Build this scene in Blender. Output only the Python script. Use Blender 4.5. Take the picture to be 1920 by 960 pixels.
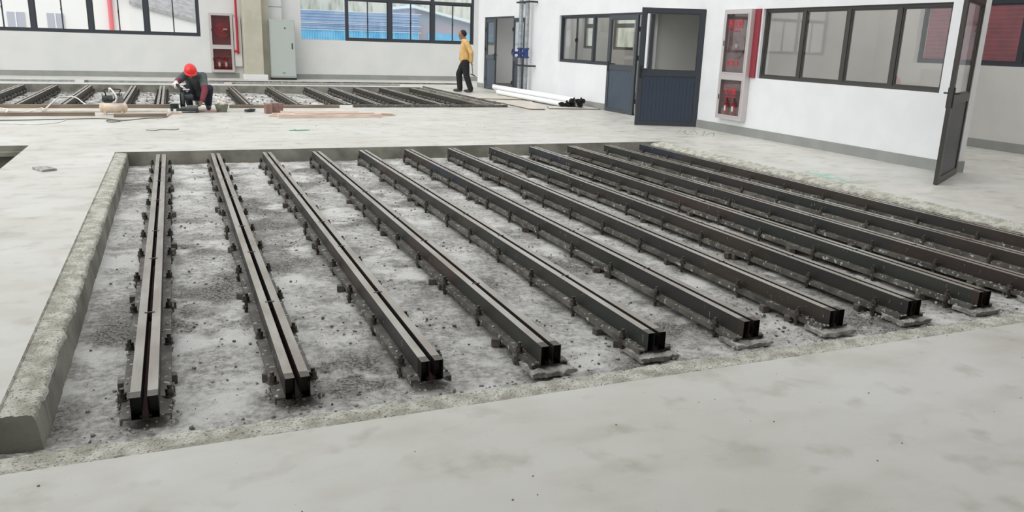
import bpy, bmesh, math, random
from mathutils import Vector, Matrix, noise
PI = math.pi
for o in list(bpy.data.objects): bpy.data.objects.remove(o)
S = bpy.context.scene
COL = S.collection
rnd = random.Random(7)

# ---------------------------------------------------------------- camera
pitch, yaw, roll = .2621, .3995, -.0326
cp, sp = math.cos(pitch), math.sin(pitch); cy, sy = math.cos(yaw), math.sin(yaw)
fw = Vector((sy*cp, cy*cp, -sp)); rt = Vector((cy, -sy, 0)); dn = fw.cross(rt)
r2 = rt*math.cos(roll) + dn*math.sin(roll); d2 = -rt*math.sin(roll) + dn*math.cos(roll)
cam = bpy.data.objects.new('camera', bpy.data.cameras.new('camera')); COL.objects.link(cam)
cam.matrix_world = Matrix(((r2.x, -d2.x, -fw.x, 0), (r2.y, -d2.y, -fw.y, 0), (r2.z, -d2.z, -fw.z, 1.4), (0, 0, 0, 1)))
cam.data.sensor_width = 36; cam.data.lens = 1497.7/1920*36
cam.data.clip_start = .05; cam.data.clip_end = 300
S.camera = cam

# ---------------------------------------------------------------- light
w = bpy.data.worlds.new('overcast'); S.world = w; w.use_nodes = True
nt = w.node_tree; bg = nt.nodes['Background']
tc = nt.nodes.new('ShaderNodeTexCoord'); sx = nt.nodes.new('ShaderNodeSeparateXYZ'); rp = nt.nodes.new('ShaderNodeValToRGB')
nt.links.new(tc.outputs['Generated'], sx.inputs[0]); nt.links.new(sx.outputs['Z'], rp.inputs[0]); nt.links.new(rp.outputs[0], bg.inputs[0])
rp.color_ramp.elements[0].color = (.90, .93, .96, 1); rp.color_ramp.elements[1].color = (.97, .98, 1, 1)
bg.inputs[1].default_value = .92
sun = bpy.data.objects.new('sun', bpy.data.lights.new('sun', 'SUN')); COL.objects.link(sun)
sun.data.energy = 1.1; sun.data.angle = math.radians(70); sun.data.color = (1, .99, .96)
sun.rotation_euler = Vector((-.62, -.42, .62)).to_track_quat('Z', 'Y').to_euler()
V = S.view_settings
V.view_transform = 'Standard'; V.look = 'None'; V.exposure = .5; V.gamma = 1; V.use_curve_mapping = False

# ---------------------------------------------------------------- helpers
def lin(c):
    c = c/255
    return c/12.92 if c <= .04045 else ((c+.055)/1.055)**2.4
def rgb(r, g, b): return (lin(r), lin(g), lin(b), 1)

def mat(name, col, rough=.6, metal=0, col2=None, scale=4, lo=.4, hi=.6, detail=6, bump=0, bscale=30, spec=.5,
        specks=None, sscale=40, slo=.68, stretch=None, rand=0):
    m = bpy.data.materials.new(name); m.use_nodes = True
    n = m.node_tree.nodes; l = m.node_tree.links; b = n['Principled BSDF']
    b.inputs['Roughness'].default_value = rough; b.inputs['Metallic'].default_value = metal
    b.inputs['Specular IOR Level'].default_value = spec
    b.inputs['Base Color'].default_value = col
    g = n.new('ShaderNodeNewGeometry'); pos = g.outputs['Position']
    if stretch:
        mp = n.new('ShaderNodeMapping'); mp.inputs['Scale'].default_value = stretch; l.new(pos, mp.inputs[0]); pos = mp.outputs[0]
    cur = None
    if col2:
        t = n.new('ShaderNodeTexNoise'); t.inputs['Scale'].default_value = scale; t.inputs['Detail'].default_value = detail; l.new(pos, t.inputs[0])
        r = n.new('ShaderNodeValToRGB'); r.color_ramp.elements[0].position = lo; r.color_ramp.elements[1].position = hi
        r.color_ramp.elements[0].color = col; r.color_ramp.elements[1].color = col2
        l.new(t.outputs[0], r.inputs[0]); cur = r.outputs[0]
    if specks:
        t = n.new('ShaderNodeTexNoise'); t.inputs['Scale'].default_value = sscale; t.inputs['Detail'].default_value = 4; l.new(g.outputs['Position'], t.inputs[0])
        r = n.new('ShaderNodeValToRGB'); r.color_ramp.elements[0].position = slo; r.color_ramp.elements[1].position = slo+.03
        l.new(t.outputs[0], r.inputs[0])
        mx = n.new('ShaderNodeMix'); mx.data_type = 'RGBA'; l.new(r.outputs[0], mx.inputs[0])
        if cur: l.new(cur, mx.inputs[6])
        else: mx.inputs[6].default_value = col
        mx.inputs[7].default_value = specks; cur = mx.outputs[2]
    if rand:
        oi = n.new('ShaderNodeObjectInfo'); hs = n.new('ShaderNodeHueSaturation')
        mr = n.new('ShaderNodeMapRange'); mr.inputs[3].default_value = 1-rand; mr.inputs[4].default_value = 1+rand
        l.new(oi.outputs['Random'], mr.inputs[0]); l.new(mr.outputs[0], hs.inputs['Value'])
        if cur: l.new(cur, hs.inputs['Color'])
        else: hs.inputs['Color'].default_value = col
        cur = hs.outputs[0]
    if cur: l.new(cur, b.inputs['Base Color'])
    if bump:
        t = n.new('ShaderNodeTexNoise'); t.inputs['Scale'].default_value = bscale; t.inputs['Detail'].default_value = 5; l.new(pos, t.inputs[0])
        bp = n.new('ShaderNodeBump'); bp.inputs['Strength'].default_value = bump; bp.inputs['Distance'].default_value = .01
        l.new(t.outputs[0], bp.inputs['Height']); l.new(bp.outputs[0], b.inputs['Normal'])
    return m

def glass_mat(name, tint=(.985, .99, .988, 1), refl=.06):
    m = bpy.data.materials.new(name); m.use_nodes = True
    n = m.node_tree.nodes; l = m.node_tree.links; n.remove(n['Principled BSDF'])
    t = n.new('ShaderNodeBsdfTransparent'); t.inputs[0].default_value = tint
    g = n.new('ShaderNodeBsdfGlossy'); g.inputs['Roughness'].default_value = .02
    lw = n.new('ShaderNodeLayerWeight'); lw.inputs[0].default_value = .5
    pw = n.new('ShaderNodeMath'); pw.operation = 'POWER'; pw.inputs[1].default_value = 4; l.new(lw.outputs['Facing'], pw.inputs[0])
    ad = n.new('ShaderNodeMath'); ad.operation = 'ADD'; ad.inputs[1].default_value = refl; ad.use_clamp = True
    l.new(pw.outputs[0], ad.inputs[0])
    x = n.new('ShaderNodeMixShader'); l.new(ad.outputs[0], x.inputs[0]); l.new(t.outputs[0], x.inputs[1]); l.new(g.outputs[0], x.inputs[2])
    l.new(x.outputs[0], n['Material Output'].inputs[0])
    return m

M = {}
def floor_mat():
    m = mat('floor_concrete', rgb(209, 207, 200), .42, spec=.4)
    n = m.node_tree.nodes; l = m.node_tree.links; b = n['Principled BSDF']
    g = n.new('ShaderNodeNewGeometry')
    def noi(sc, det, lo, hi, c0, c1, mp=None):
        t = n.new('ShaderNodeTexNoise'); t.inputs['Scale'].default_value = sc; t.inputs['Detail'].default_value = det
        if mp:
            q = n.new('ShaderNodeMapping'); q.inputs['Scale'].default_value = mp; l.new(g.outputs['Position'], q.inputs[0]); l.new(q.outputs[0], t.inputs[0])
        else: l.new(g.outputs['Position'], t.inputs[0])
        r = n.new('ShaderNodeValToRGB'); r.color_ramp.elements[0].position = lo; r.color_ramp.elements[1].position = hi
        r.color_ramp.elements[0].color = c0; r.color_ramp.elements[1].color = c1
        l.new(t.outputs[0], r.inputs[0]); return r.outputs[0]
    def mul(a, c, f=1):
        x = n.new('ShaderNodeMix'); x.data_type = 'RGBA'; x.blend_type = 'MULTIPLY'; x.inputs[0].default_value = f
        l.new(a, x.inputs[6]); l.new(c, x.inputs[7]); return x.outputs[2]
    a = noi(.7, 5, .35, .65, rgb(188, 186, 177), rgb(200, 199, 193))
    s = noi(2.3, 6, .30, .52, (.86, .85, .81, 1), (1, 1, 1, 1), (1, 1.8, 1))
    d = noi(5, 10, .30, .44, (.80, .785, .75, 1), (1, 1, 1, 1))
    e = noi(120, 2, .22, .28, (.35, .34, .32, 1), (1, 1, 1, 1))
    l.new(mul(mul(mul(a, s), d), e), b.inputs['Base Color'])
    rr = noi(3, 5, .3, .7, (.30, .30, .30, 1), (.6, .6, .6, 1)); l.new(rr, b.inputs['Roughness'])
    t = n.new('ShaderNodeTexNoise'); t.inputs['Scale'].default_value = 18; t.inputs['Detail'].default_value = 8; l.new(g.outputs['Position'], t.inputs[0])
    bp = n.new('ShaderNodeBump'); bp.inputs['Strength'].default_value = .12; bp.inputs['Distance'].default_value = .01
    l.new(t.outputs[0], bp.inputs['Height']); l.new(bp.outputs[0], b.inputs['Normal'])
    return m
M['floor'] = floor_mat()

def pit_mat():
    m = mat('pit_mortar', rgb(170, 168, 162), .9, spec=.2)
    n = m.node_tree.nodes; l = m.node_tree.links; b = n['Principled BSDF']
    g = n.new('ShaderNodeNewGeometry')
    def T(sc, det, lo, hi, ro=.55):
        t = n.new('ShaderNodeTexNoise'); t.inputs['Scale'].default_value = sc; t.inputs['Detail'].default_value = det; t.inputs['Roughness'].default_value = ro
        l.new(g.outputs['Position'], t.inputs[0])
        r = n.new('ShaderNodeMapRange'); r.inputs[1].default_value = lo; r.inputs[2].default_value = hi; l.new(t.outputs[0], r.inputs[0]); return r.outputs[0]
    def mixc(f, a, c):
        x = n.new('ShaderNodeMix'); x.data_type = 'RGBA'; l.new(f, x.inputs[0])
        if isinstance(a, tuple): x.inputs[6].default_value = a
        else: l.new(a, x.inputs[6])
        if isinstance(c, tuple): x.inputs[7].default_value = c
        else: l.new(c, x.inputs[7])
        return x.outputs[2]
    fine = mixc(T(26, 8, .40, .60, .7), rgb(150, 148, 143), rgb(204, 203, 198))
    grit = mixc(T(70, 6, .42, .58, .75), rgb(70, 69, 65), rgb(160, 158, 152))
    # grit lies in drifts
    c = mixc(T(1.5, 5, .47, .60, .6), fine, grit)
    c = mixc(T(2.2, 8, .50, .60, .65), c, rgb(214, 213, 209))
    c = mixc(T(110, 3, .66, .70), c, rgb(60, 59, 56))
    l.new(c, b.inputs['Base Color'])
    t = n.new('ShaderNodeTexNoise'); t.inputs['Scale'].default_value = 45; t.inputs['Detail'].default_value = 8; t.inputs['Roughness'].default_value = .7; l.new(g.outputs['Position'], t.inputs[0])
    bp = n.new('ShaderNodeBump'); bp.inputs['Strength'].default_value = .9; bp.inputs['Distance'].default_value = .012
    l.new(t.outputs[0], bp.inputs['Height']); l.new(bp.outputs[0], b.inputs['Normal'])
    return m
M['pit'] = pit_mat()
M['band'] = mat('chiselled_concrete', rgb(176, 173, 159), .9, col2=rgb(216, 215, 203), scale=11, lo=.38, hi=.6, detail=14, bump=1, bscale=95, spec=.2, specks=rgb(136, 132, 118), sscale=95, slo=.60)
for nd in M['band'].node_tree.nodes:
    if nd.type == 'BUMP': nd.inputs['Distance'].default_value = .022
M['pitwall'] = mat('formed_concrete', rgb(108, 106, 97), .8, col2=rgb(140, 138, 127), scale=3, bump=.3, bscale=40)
M['rubble'] = mat('rubble', rgb(150, 148, 142), .9, col2=rgb(95, 93, 88), scale=9, bump=.5, bscale=80, spec=.2)
M['white'] = mat('white_plaster', rgb(226, 227, 228), .75, col2=rgb(221, 222, 223), scale=2, spec=.3)
M['whiteb'] = mat('white_plaster_dimmed', rgb(212, 212, 210), .75, col2=rgb(207, 208, 206), scale=1.5, spec=.3)  # white plaster with the back wall's backlit shade put into its colour
M['room'] = mat('room_plaster', rgb(208, 206, 201), .75, col2=rgb(202, 200, 195), scale=1.5, spec=.3)
M['skirt'] = mat('grey_skirting_paint', rgb(146, 148, 145), .6, col2=rgb(138, 140, 136), scale=3)
M['beige'] = mat('beige_column_paint', rgb(182, 178, 162), .7, col2=rgb(172, 168, 152), scale=3)
M['alu'] = mat('anthracite_aluminium', rgb(58, 62, 68), .4, .2)
M['aluwarm'] = mat('bronze_grey_aluminium', rgb(66, 64, 60), .4, .2)
M['panel'] = mat('ribbed_door_panel', rgb(54, 62, 76), .4, .2)
M['alulite'] = mat('grey_aluminium', rgb(74, 79, 84), .35, .25)
M['panellite'] = mat('blue_grey_door_panel', rgb(78, 88, 102), .35, .25)
M['black'] = mat('black_plastic', rgb(26, 26, 28), .45)
M['glass'] = glass_mat('window_glass')
M['glassdark'] = glass_mat('cabinet_glass', (.86, .84, .84, 1), .06)
M['pinkpanel'] = mat('greyish_pink_panel', rgb(158, 134, 134), .6, col2=rgb(140, 120, 122), scale=6)
M['steelside'] = mat('black_painted_rail_steel', rgb(50, 48, 45), .50, .25, col2=rgb(68, 61, 53), scale=1.4, lo=.42, hi=.62, bump=.15, bscale=60, specks=rgb(170, 168, 160), sscale=55, slo=.70, stretch=(3, .9, 3), rand=.22)
M['steeltop'] = mat('ground_rail_top_steel', rgb(158, 153, 144), .32, .35, col2=rgb(134, 126, 114), scale=2.2, lo=.4, hi=.62, specks=rgb(186, 183, 175), sscale=60, slo=.69, stretch=(4, 1, 4), rand=.12)
def tint_segments(m, f):
    n = m.node_tree.nodes; l = m.node_tree.links; b = n['Principled BSDF']; src = b.inputs['Base Color'].links[0].from_socket
    g = n.new('ShaderNodeNewGeometry'); a = n.new('ShaderNodeVectorMath'); a.operation = 'SNAP'; a.inputs[1].default_value = (.598, 1.17, 50)
    ad = n.new('ShaderNodeVectorMath'); ad.operation = 'ADD'; ad.inputs[1].default_value = (.5, .21, 10); l.new(g.outputs['Position'], ad.inputs[0]); l.new(ad.outputs[0], a.inputs[0])
    wn = n.new('ShaderNodeTexWhiteNoise'); l.new(a.outputs[0], wn.inputs[0])
    r = n.new('ShaderNodeValToRGB'); r.color_ramp.interpolation = 'CONSTANT'
    cs = [(0, rgb(52, 50, 47)), (.35, rgb(44, 54, 49)), (.55, rgb(62, 54, 46)), (.72, rgb(50, 50, 52)), (.88, rgb(66, 50, 44)), (.95, rgb(38, 50, 68))]
    r.color_ramp.elements[0].color = cs[0][1]; r.color_ramp.elements[1].position = cs[1][0]; r.color_ramp.elements[1].color = cs[1][1]
    for p, c in cs[2:]: e = r.color_ramp.elements.new(p); e.color = c
    l.new(wn.outputs['Value'], r.inputs[0])
    x = n.new('ShaderNodeMix'); x.data_type = 'RGBA'; x.inputs[0].default_value = f; l.new(src, x.inputs[6]); l.new(r.outputs[0], x.inputs[7]); l.new(x.outputs[2], b.inputs['Base Color'])
tint_segments(M['steelside'], .5)
M['flange'] = mat('rail_base_steel', rgb(76, 73, 67), .6, .2, col2=rgb(104, 101, 93), scale=8, specks=rgb(185, 183, 176), sscale=30, slo=.62, rand=.15)
M['boltm'] = mat('bolt_steel', rgb(58, 54, 50), .45, .5, col2=rgb(98, 92, 84), scale=60)
M['rust'] = mat('red_primer_gap', rgb(70, 28, 24), .7, col2=rgb(40, 34, 30), scale=6)
M['shim'] = mat('shim_steel', rgb(78, 72, 66), .6, .2, col2=rgb(104, 98, 90), scale=20)
M['mortar'] = mat('mortar', rgb(178, 176, 170), .9, col2=rgb(130, 128, 122), scale=14, bump=.6, bscale=90)
M['red'] = mat('fire_red', rgb(176, 28, 44), .45)
M['darkred'] = mat('dark_red_cabinet', rgb(138, 44, 56), .55)
M['signred'] = mat('sign_red', rgb(205, 30, 45), .5)
M['silver'] = mat('brushed_aluminium', rgb(196, 190, 188), .4, .3)
M['galv'] = mat('galvanised_steel', rgb(168, 172, 174), .38, .6, col2=rgb(148, 152, 154), scale=10)
M['whitepipe'] = mat('white_plastic_pipe', rgb(232, 233, 232), .4)
M['blue'] = mat('valve_blue', rgb(36, 56, 112), .4)
M['cab'] = mat('grey_green_cabinet_paint', rgb(171, 178, 173), .45)
M['timber'] = mat('weathered_timber', rgb(138, 122, 104), .8, col2=rgb(112, 100, 86), scale=5, stretch=(.4, 6, 6))
M['ply'] = mat('film_faced_plywood', rgb(205, 198, 186), .6, col2=rgb(190, 182, 168), scale=4)
M['plyedge'] = mat('plywood_edge', rgb(96, 84, 72), .8)
M['pink'] = mat('pinkish_board', rgb(222, 204, 190), .7, col2=rgb(196, 172, 158), scale=5, stretch=(.5, 8, 8))
M['redwood'] = mat('reddish_brown_block', rgb(146, 116, 106), .7, col2=rgb(124, 96, 88), scale=12)
M['skin'] = mat('skin', rgb(150, 108, 84), .55)
M['hair'] = mat('black_hair', rgb(22, 20, 20), .7, bump=.4, bscale=120)
M['yellow'] = mat('yellow_jacket_cloth', rgb(216, 180, 120), .8, col2=rgb(200, 160, 98), scale=7, bump=.3, bscale=25)
M['blackcloth'] = mat('black_trouser_cloth', rgb(30, 28, 30), .85, bump=.3, bscale=25)
M['navy'] = mat('dark_navy_cloth', rgb(36, 38, 52), .85, bump=.3, bscale=25)
M['greyjacket'] = mat('grey_jacket_cloth', rgb(92, 98, 96), .85, col2=rgb(74, 80, 80), scale=9, bump=.3, bscale=30)
M['maroon'] = mat('maroon_sleeve_cloth', rgb(118, 52, 66), .85, bump=.3, bscale=30)
M['helmet'] = mat('red_helmet_plastic', rgb(218, 38, 40), .3)
M['glove'] = mat('white_cotton_glove', rgb(222, 214, 210), .9)
M['shoe'] = mat('dark_grey_shoe', rgb(60, 56, 54), .7)
M['tank'] = mat('orange_beige_tank_paint', rgb(222, 208, 192), .5, col2=rgb(204, 182, 160), scale=9)
M['hose'] = mat('white_hose', rgb(228, 226, 220), .5)
M['cable'] = mat('grey_cable', rgb(110, 110, 104), .6)
M['sawdark'] = mat('dark_green_machine_paint', rgb(44, 52, 52), .45, .2, col2=rgb(62, 68, 66), scale=12)
M['sawgrey'] = mat('machine_cast_metal', rgb(120, 122, 120), .4, .4)
M['bucket'] = mat('cement_bucket', rgb(148, 150, 134), .8, col2=rgb(120, 120, 106), scale=20)
M['bag'] = mat('pale_plastic_bag', rgb(206, 198, 190), .4)
M['green'] = mat('green_plastic_scrap', rgb(60, 150, 112), .5)
M['mint'] = mat('mint_plastic_shreds', rgb(176, 206, 194), .6)
M['exwhite'] = mat('pale_render', rgb(247, 247, 245), .8)
M['exwin'] = mat('pale_window', rgb(186, 190, 202), .4)
M['roofgrey'] = mat('corrugated_grey_roof', rgb(160, 160, 160), .8, col2=rgb(184, 182, 184), scale=5)
M['bluelo'] = mat('bright_blue_sheet', rgb(112, 194, 236), .5, col2=rgb(132, 208, 244), scale=2.5)
M['bluehi'] = mat('dull_blue_sheet', rgb(146, 178, 216), .5, col2=rgb(168, 192, 222), scale=2)
M['exsteel'] = mat('pale_gutter', rgb(226, 240, 242), .5)
M['expink'] = mat('pinkish_render', rgb(190, 178, 188), .8, col2=rgb(176, 186, 200), scale=2)
M['moss'] = mat('mossy_concrete', rgb(222, 224, 216), .9, col2=rgb(170, 176, 160), scale=1.6, lo=.45, hi=.68, detail=10, stretch=(2.4, 1, .5))
M['brickred'] = mat('dark_red_brick', rgb(128, 62, 70), .7, col2=rgb(108, 54, 62), scale=3)
M['ground'] = mat('yard_ground', rgb(190, 188, 184), .9)

def link(name, me, mats=None, parent=None, smooth=False):
    o = bpy.data.objects.new(name, me); COL.objects.link(o)
    if mats:
        for m in (mats if isinstance(mats, (list, tuple)) else [mats]): me.materials.append(m)
    if smooth:
        for p in me.polygons: p.use_smooth = True
    if parent: o.parent = parent
    return o
def obj(name, bm, mats, parent=None, smooth=False):
    bmesh.ops.recalc_face_normals(bm, faces=bm.faces)
    me = bpy.data.meshes.new(name); bm.to_mesh(me); bm.free()
    return link(name, me, mats, parent, smooth)
def tag(o, label, cat, group=None, kind=None):
    if label: o['label'] = label
    if cat: o['category'] = cat
    if group: o['group'] = group
    if kind: o['kind'] = kind
    return o
def thing(name, label, cat, loc=(0, 0, 0), rz=0, group=None):
    o = bpy.data.objects.new(name, None); COL.objects.link(o); o.location = loc; o.rotation_euler = (0, 0, rz)
    o.empty_display_size = .1
    return tag(o, label, cat, group)
def struct(name, bm, m, parent=None, smooth=False):
    o = obj(name, bm, m, parent, smooth)
    if not parent: o['kind'] = 'structure'
    return o
def sthing(name, loc=(0, 0, 0), rz=0):
    o = bpy.data.objects.new(name, None); COL.objects.link(o); o.location = loc; o.rotation_euler = (0, 0, rz); o['kind'] = 'structure'
    o.empty_display_size = .1
    return o
def N(): return bmesh.new()
def box(bm, x0, x1, y0, y1, z0, z1, mi=0, bev=0):
    vs = [bm.verts.new((x, y, z)) for x in (x0, x1) for y in (y0, y1) for z in (z0, z1)]
    fs = [bm.faces.new([vs[i] for i in f]) for f in ((0, 1, 3, 2), (4, 6, 7, 5), (0, 4, 5, 1), (2, 3, 7, 6), (0, 2, 6, 4), (1, 5, 7, 3))]
    for f in fs: f.material_index = mi
    if bev:
        es = list({e for f in fs for e in f.edges})
        r = bmesh.ops.bevel(bm, geom=es, offset=bev, segments=1, affect='EDGES')
        for f in r['faces']: f.material_index = mi
    return fs
def cyl(bm, a, b, r0, r1=None, n=14, mi=0, caps=True):
    a, b = Vector(a), Vector(b); r1 = r0 if r1 is None else r1
    q = (b-a).to_track_quat('Z', 'Y'); A = []; B = []
    for i in range(n):
        t = 2*PI*i/n; d = q @ Vector((math.cos(t), math.sin(t), 0)); A.append(bm.verts.new(a+d*r0)); B.append(bm.verts.new(b+d*r1))
    for i in range(n):
        bm.faces.new((A[i], A[(i+1) % n], B[(i+1) % n], B[i])).material_index = mi
    if caps:
        bm.faces.new(A[::-1]).material_index = mi; bm.faces.new(B).material_index = mi
def tube(bm, pts, r, n=8, mi=0):
    pts = [Vector(p) for p in pts]; rings = []
    for i, p in enumerate(pts):
        d = (pts[min(i+1, len(pts)-1)] - pts[max(i-1, 0)]).normalized()
        u = d.cross(Vector((0, 0, 1)) if abs(d.z) < .9 else Vector((1, 0, 0))).normalized(); v = d.cross(u)
        rr = r[i] if isinstance(r, (list, tuple)) else r
        rings.append([bm.verts.new(p + u*math.cos(2*PI*k/n)*rr + v*math.sin(2*PI*k/n)*rr) for k in range(n)])
    for a, b in zip(rings, rings[1:]):
        for k in range(n): bm.faces.new((a[k], a[(k+1) % n], b[(k+1) % n], b[k])).material_index = mi
    bm.faces.new(rings[0][::-1]).material_index = mi; bm.faces.new(rings[-1]).material_index = mi
def spline(pts, k=8):
    pts = [Vector(p) for p in pts]; P = [pts[0]]+pts+[pts[-1]]; out = []
    for i in range(1, len(P)-2):
        for j in range(k):
            t = j/k; a, b, c, d = P[i-1:i+3]
            out.append(.5*((2*b)+(c-a)*t+(2*a-5*b+4*c-d)*t*t+(3*b-a-3*c+d)*t*t*t))
    return out+[pts[-1]]
def ball(bm, c, r, n=12, s=(1, 1, 1), mi=0, rot=None):
    m = Matrix.Translation(c) @ (rot.to_matrix().to_4x4() if rot else Matrix()) @ Matrix.Diagonal((r*s[0], r*s[1], r*s[2], 1))
    g = bmesh.ops.create_uvsphere(bm, u_segments=n, v_segments=max(6, n//2+2), radius=1, matrix=m)
    for v in g['verts']:
        for f in v.link_faces: f.material_index = mi
def lump(bm, c, r, seed, mi=0, flat=.7):
    rr = random.Random(seed)
    g = bmesh.ops.create_icosphere(bm, subdivisions=1, radius=r, matrix=Matrix.Translation(c) @ Matrix.Rotation(rr.random()*6, 4, 'Z') @ Matrix.Diagonal((1, rr.uniform(.6, 1), flat, 1)))
    for v in g['verts']: v.co += Vector((rr.uniform(-1, 1), rr.uniform(-1, 1), rr.uniform(-1, 1)))*r*.28
def stone(bm, x, y, z, r, rr):
    # small angular crumb (8 corners pushed about)
    a = rr.random()*PI; ca, sa = math.cos(a), math.sin(a); vs = []
    for sxx in (-1, 1):
        for syy in (-1, 1):
            for sz in (-1, 1):
                px, py, pz = sxx*r*rr.uniform(.4, 1), syy*r*rr.uniform(.4, 1), sz*r*rr.uniform(.3, .8)
                vs.append(bm.verts.new((x+px*ca-py*sa, y+px*sa+py*ca, z+pz)))
    for f in ((0, 1, 3, 2), (4, 6, 7, 5), (0, 4, 5, 1), (2, 3, 7, 6), (0, 2, 6, 4), (1, 5, 7, 3)): bm.faces.new([vs[i] for i in f])
def copy_tree(o, parent=None):
    c = o.copy(); COL.objects.link(c)
    if parent: c.parent = parent
    for ch in list(o.children): copy_tree(ch, c)
    return c
def text(name, body, size, m, loc, rot, parent=None, sx=1):
    c = bpy.data.curves.new(name, 'FONT'); c.body = body; c.size = size; c.align_x = 'CENTER'; c.align_y = 'CENTER'; c.extrude = .001
    t = bpy.data.objects.new(name, c); COL.objects.link(t)
    bpy.context.view_layer.update()
    me = bpy.data.meshes.new_from_object(t.evaluated_get(bpy.context.evaluated_depsgraph_get()))
    bpy.data.objects.remove(t); bpy.data.curves.remove(c)
    me.materials.clear()
    o = link(name, me, m, parent); o.location = loc; o.rotation_euler = rot; o.scale = (sx, 1, 1)
    return o

# ---------------------------------------------------------------- floor
holes = [(-.70, 6.80, 2.74, 10.42), (-12, -.70, 2.74, 3.21), (-9, 6.75, 17.1, 23.5), (-12, -1.68, 5, 11.2)]
xs = [-12, -9, -1.68, -.70, 6.75, 6.80, 14]; ys = [-5, 2.74, 3.21, 5, 10.42, 11.2, 17.1, 23.5, 27.44]
bm = N()
def inh(x, y): return any(a < x < b and c < y < d for a, b, c, d in holes)
vc = {}
def fv(x, y, z):
    k = (round(x, 4), round(y, 4), round(z, 4))
    if k not in vc: vc[k] = bm.verts.new(k)
    return vc[k]
def cellsolid(i, j): return 0 <= i < len(xs)-1 and 0 <= j < len(ys)-1 and not inh((xs[i]+xs[i+1])/2, (ys[j]+ys[j+1])/2)
def depth(x, y):
    return -.9 if (x < -1.6 and 4.9 < y < 11.3) else (-.26 if y > 16 else -.24)
for i in range(len(xs)-1):
    for j in range(len(ys)-1):
        x0, x1, y0, y1 = xs[i], xs[i+1], ys[j], ys[j+1]
        if cellsolid(i, j): bm.faces.new([fv(x0, y0, 0), fv(x1, y0, 0), fv(x1, y1, 0), fv(x0, y1, 0)])
        else:
            d = depth((x0+x1)/2, (y0+y1)/2)
            for di, dj, pa, pb in ((-1, 0, (x0, y0), (x0, y1)), (1, 0, (x1, y0), (x1, y1)), (0, -1, (x0, y0), (x1, y0)), (0, 1, (x0, y1), (x1, y1))):
                if cellsolid(i+di, j+dj):
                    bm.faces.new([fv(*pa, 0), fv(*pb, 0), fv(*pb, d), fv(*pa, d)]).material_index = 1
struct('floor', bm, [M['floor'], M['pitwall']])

def fbm(x, y, sc, oc=4, seed=0):
    return noise.fractal(Vector((x*sc, y*sc, seed)), 1.0, 2.0, oc)
def grid_surface(name, x0, x1, y0, y1, dx, dy, f, m, smooth=True):
    nx = max(1, round((x1-x0)/dx)); ny = max(1, round((y1-y0)/dy))
    vs = []
    for j in range(ny+1):
        y = y0+(y1-y0)*j/ny
        for i in range(nx+1):
            x = x0+(x1-x0)*i/nx; vs.append((x, y, f(x, y)))
    fs = [(j*(nx+1)+i, j*(nx+1)+i+1, (j+1)*(nx+1)+i+1, (j+1)*(nx+1)+i) for j in range(ny) for i in range(nx)]
    me = bpy.data.meshes.new(name); me.from_pydata(vs, [], fs)
    o = link(name, me, m, None, smooth); o['kind'] = 'structure'; return o
PZ = -.168
def pitz(x, y):
    g = max(0, fbm(x, y, 1.5, 3, 3)+.1)
    z = PZ + .012*fbm(x, y, 1.1, 3) + .010*fbm(x, y, 9, 4, 5)*(.5+1.5*g) + .007*abs(fbm(x, y, 26, 3, 9))*(.4+2*g)
    z += .035*math.exp(-((y-2.93)/.16)**2) + .05*math.exp(-((y-3.02)/.22)**2)*abs(fbm(x, y, 13, 4, 31)) + .02*math.exp(-((x-6.6)/.12)**2)
    return min(z, -.125)
grid_surface('pit_floor', -1.4, 6.85, 2.76, 10.45, .026, .026, pitz, M['pit'])
def fpitz(x, y): return -.20 + .02*fbm(x, y, 2, 4) + .012*fbm(x, y, 8, 3, 4)
grid_surface('far_pit_floor', -9, 6.78, 17.05, 23.55, .08, .08, fpitz, M['pit'])
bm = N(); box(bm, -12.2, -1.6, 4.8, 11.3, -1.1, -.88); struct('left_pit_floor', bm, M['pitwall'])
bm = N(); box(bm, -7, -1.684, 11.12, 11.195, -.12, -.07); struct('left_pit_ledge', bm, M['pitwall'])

bm = N(); box(bm, -14, 14, -7, 1.3, 6.8, 7.0); struct('shade_ceiling', bm, mat('shade_roof_sheet', rgb(190, 190, 188), .8))  # partial roof out of view, added to darken the foreground floor
bm = N(); box(bm, -14, 14, -5.2, -5, -.3, 6.8); struct('shade_wall_front', bm, M['whiteb'])  # unseen wall behind the camera, added to cut sky light up front
# chiselled edges around the near pit
def band(name, prof, n, pos, cap=None):
    """prof: list of (u, z, rough); pos(u, t, jit) -> x, y ; t runs along"""
    vs = []; K = len(prof)
    for j in range(n+1):
        t = j/n
        for u, z, ro in prof:
            x, y = pos(u, t); jit = fbm(x, y, 24, 5, 2)*ro
            x2, y2 = pos(u + (ro*(1.6*fbm(x, y, 5, 3, 11)+1.2*fbm(x, y, 22, 3, 13)) if u > .02 else .5*ro*fbm(x, y, 30, 2, 1)), t)
            vs.append((x2, y2, min(z + jit - abs(fbm(x, y, 75, 3, 7))*ro*.9, -.0005 if ro else z)))
    fs = [(j*K+i, j*K+i+1, (j+1)*K+i+1, (j+1)*K+i) for j in range(n) for i in range(K-1)]
    me = bpy.data.meshes.new(name)
    if cap is not None:
        b = len(vs)
        for i in range(K): x, y, z = vs[i]; vs.append((x, y, -.24))
        fs += [(i, i+1, b+i+1, b+i) for i in range(K-1)]
    me.from_pydata(vs, [], fs); o = link(name, me, M['band']); o['kind'] = 'structure'
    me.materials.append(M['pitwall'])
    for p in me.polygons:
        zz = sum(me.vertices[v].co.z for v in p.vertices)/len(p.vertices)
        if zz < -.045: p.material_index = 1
        else: p.use_smooth = True
    return o
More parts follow.
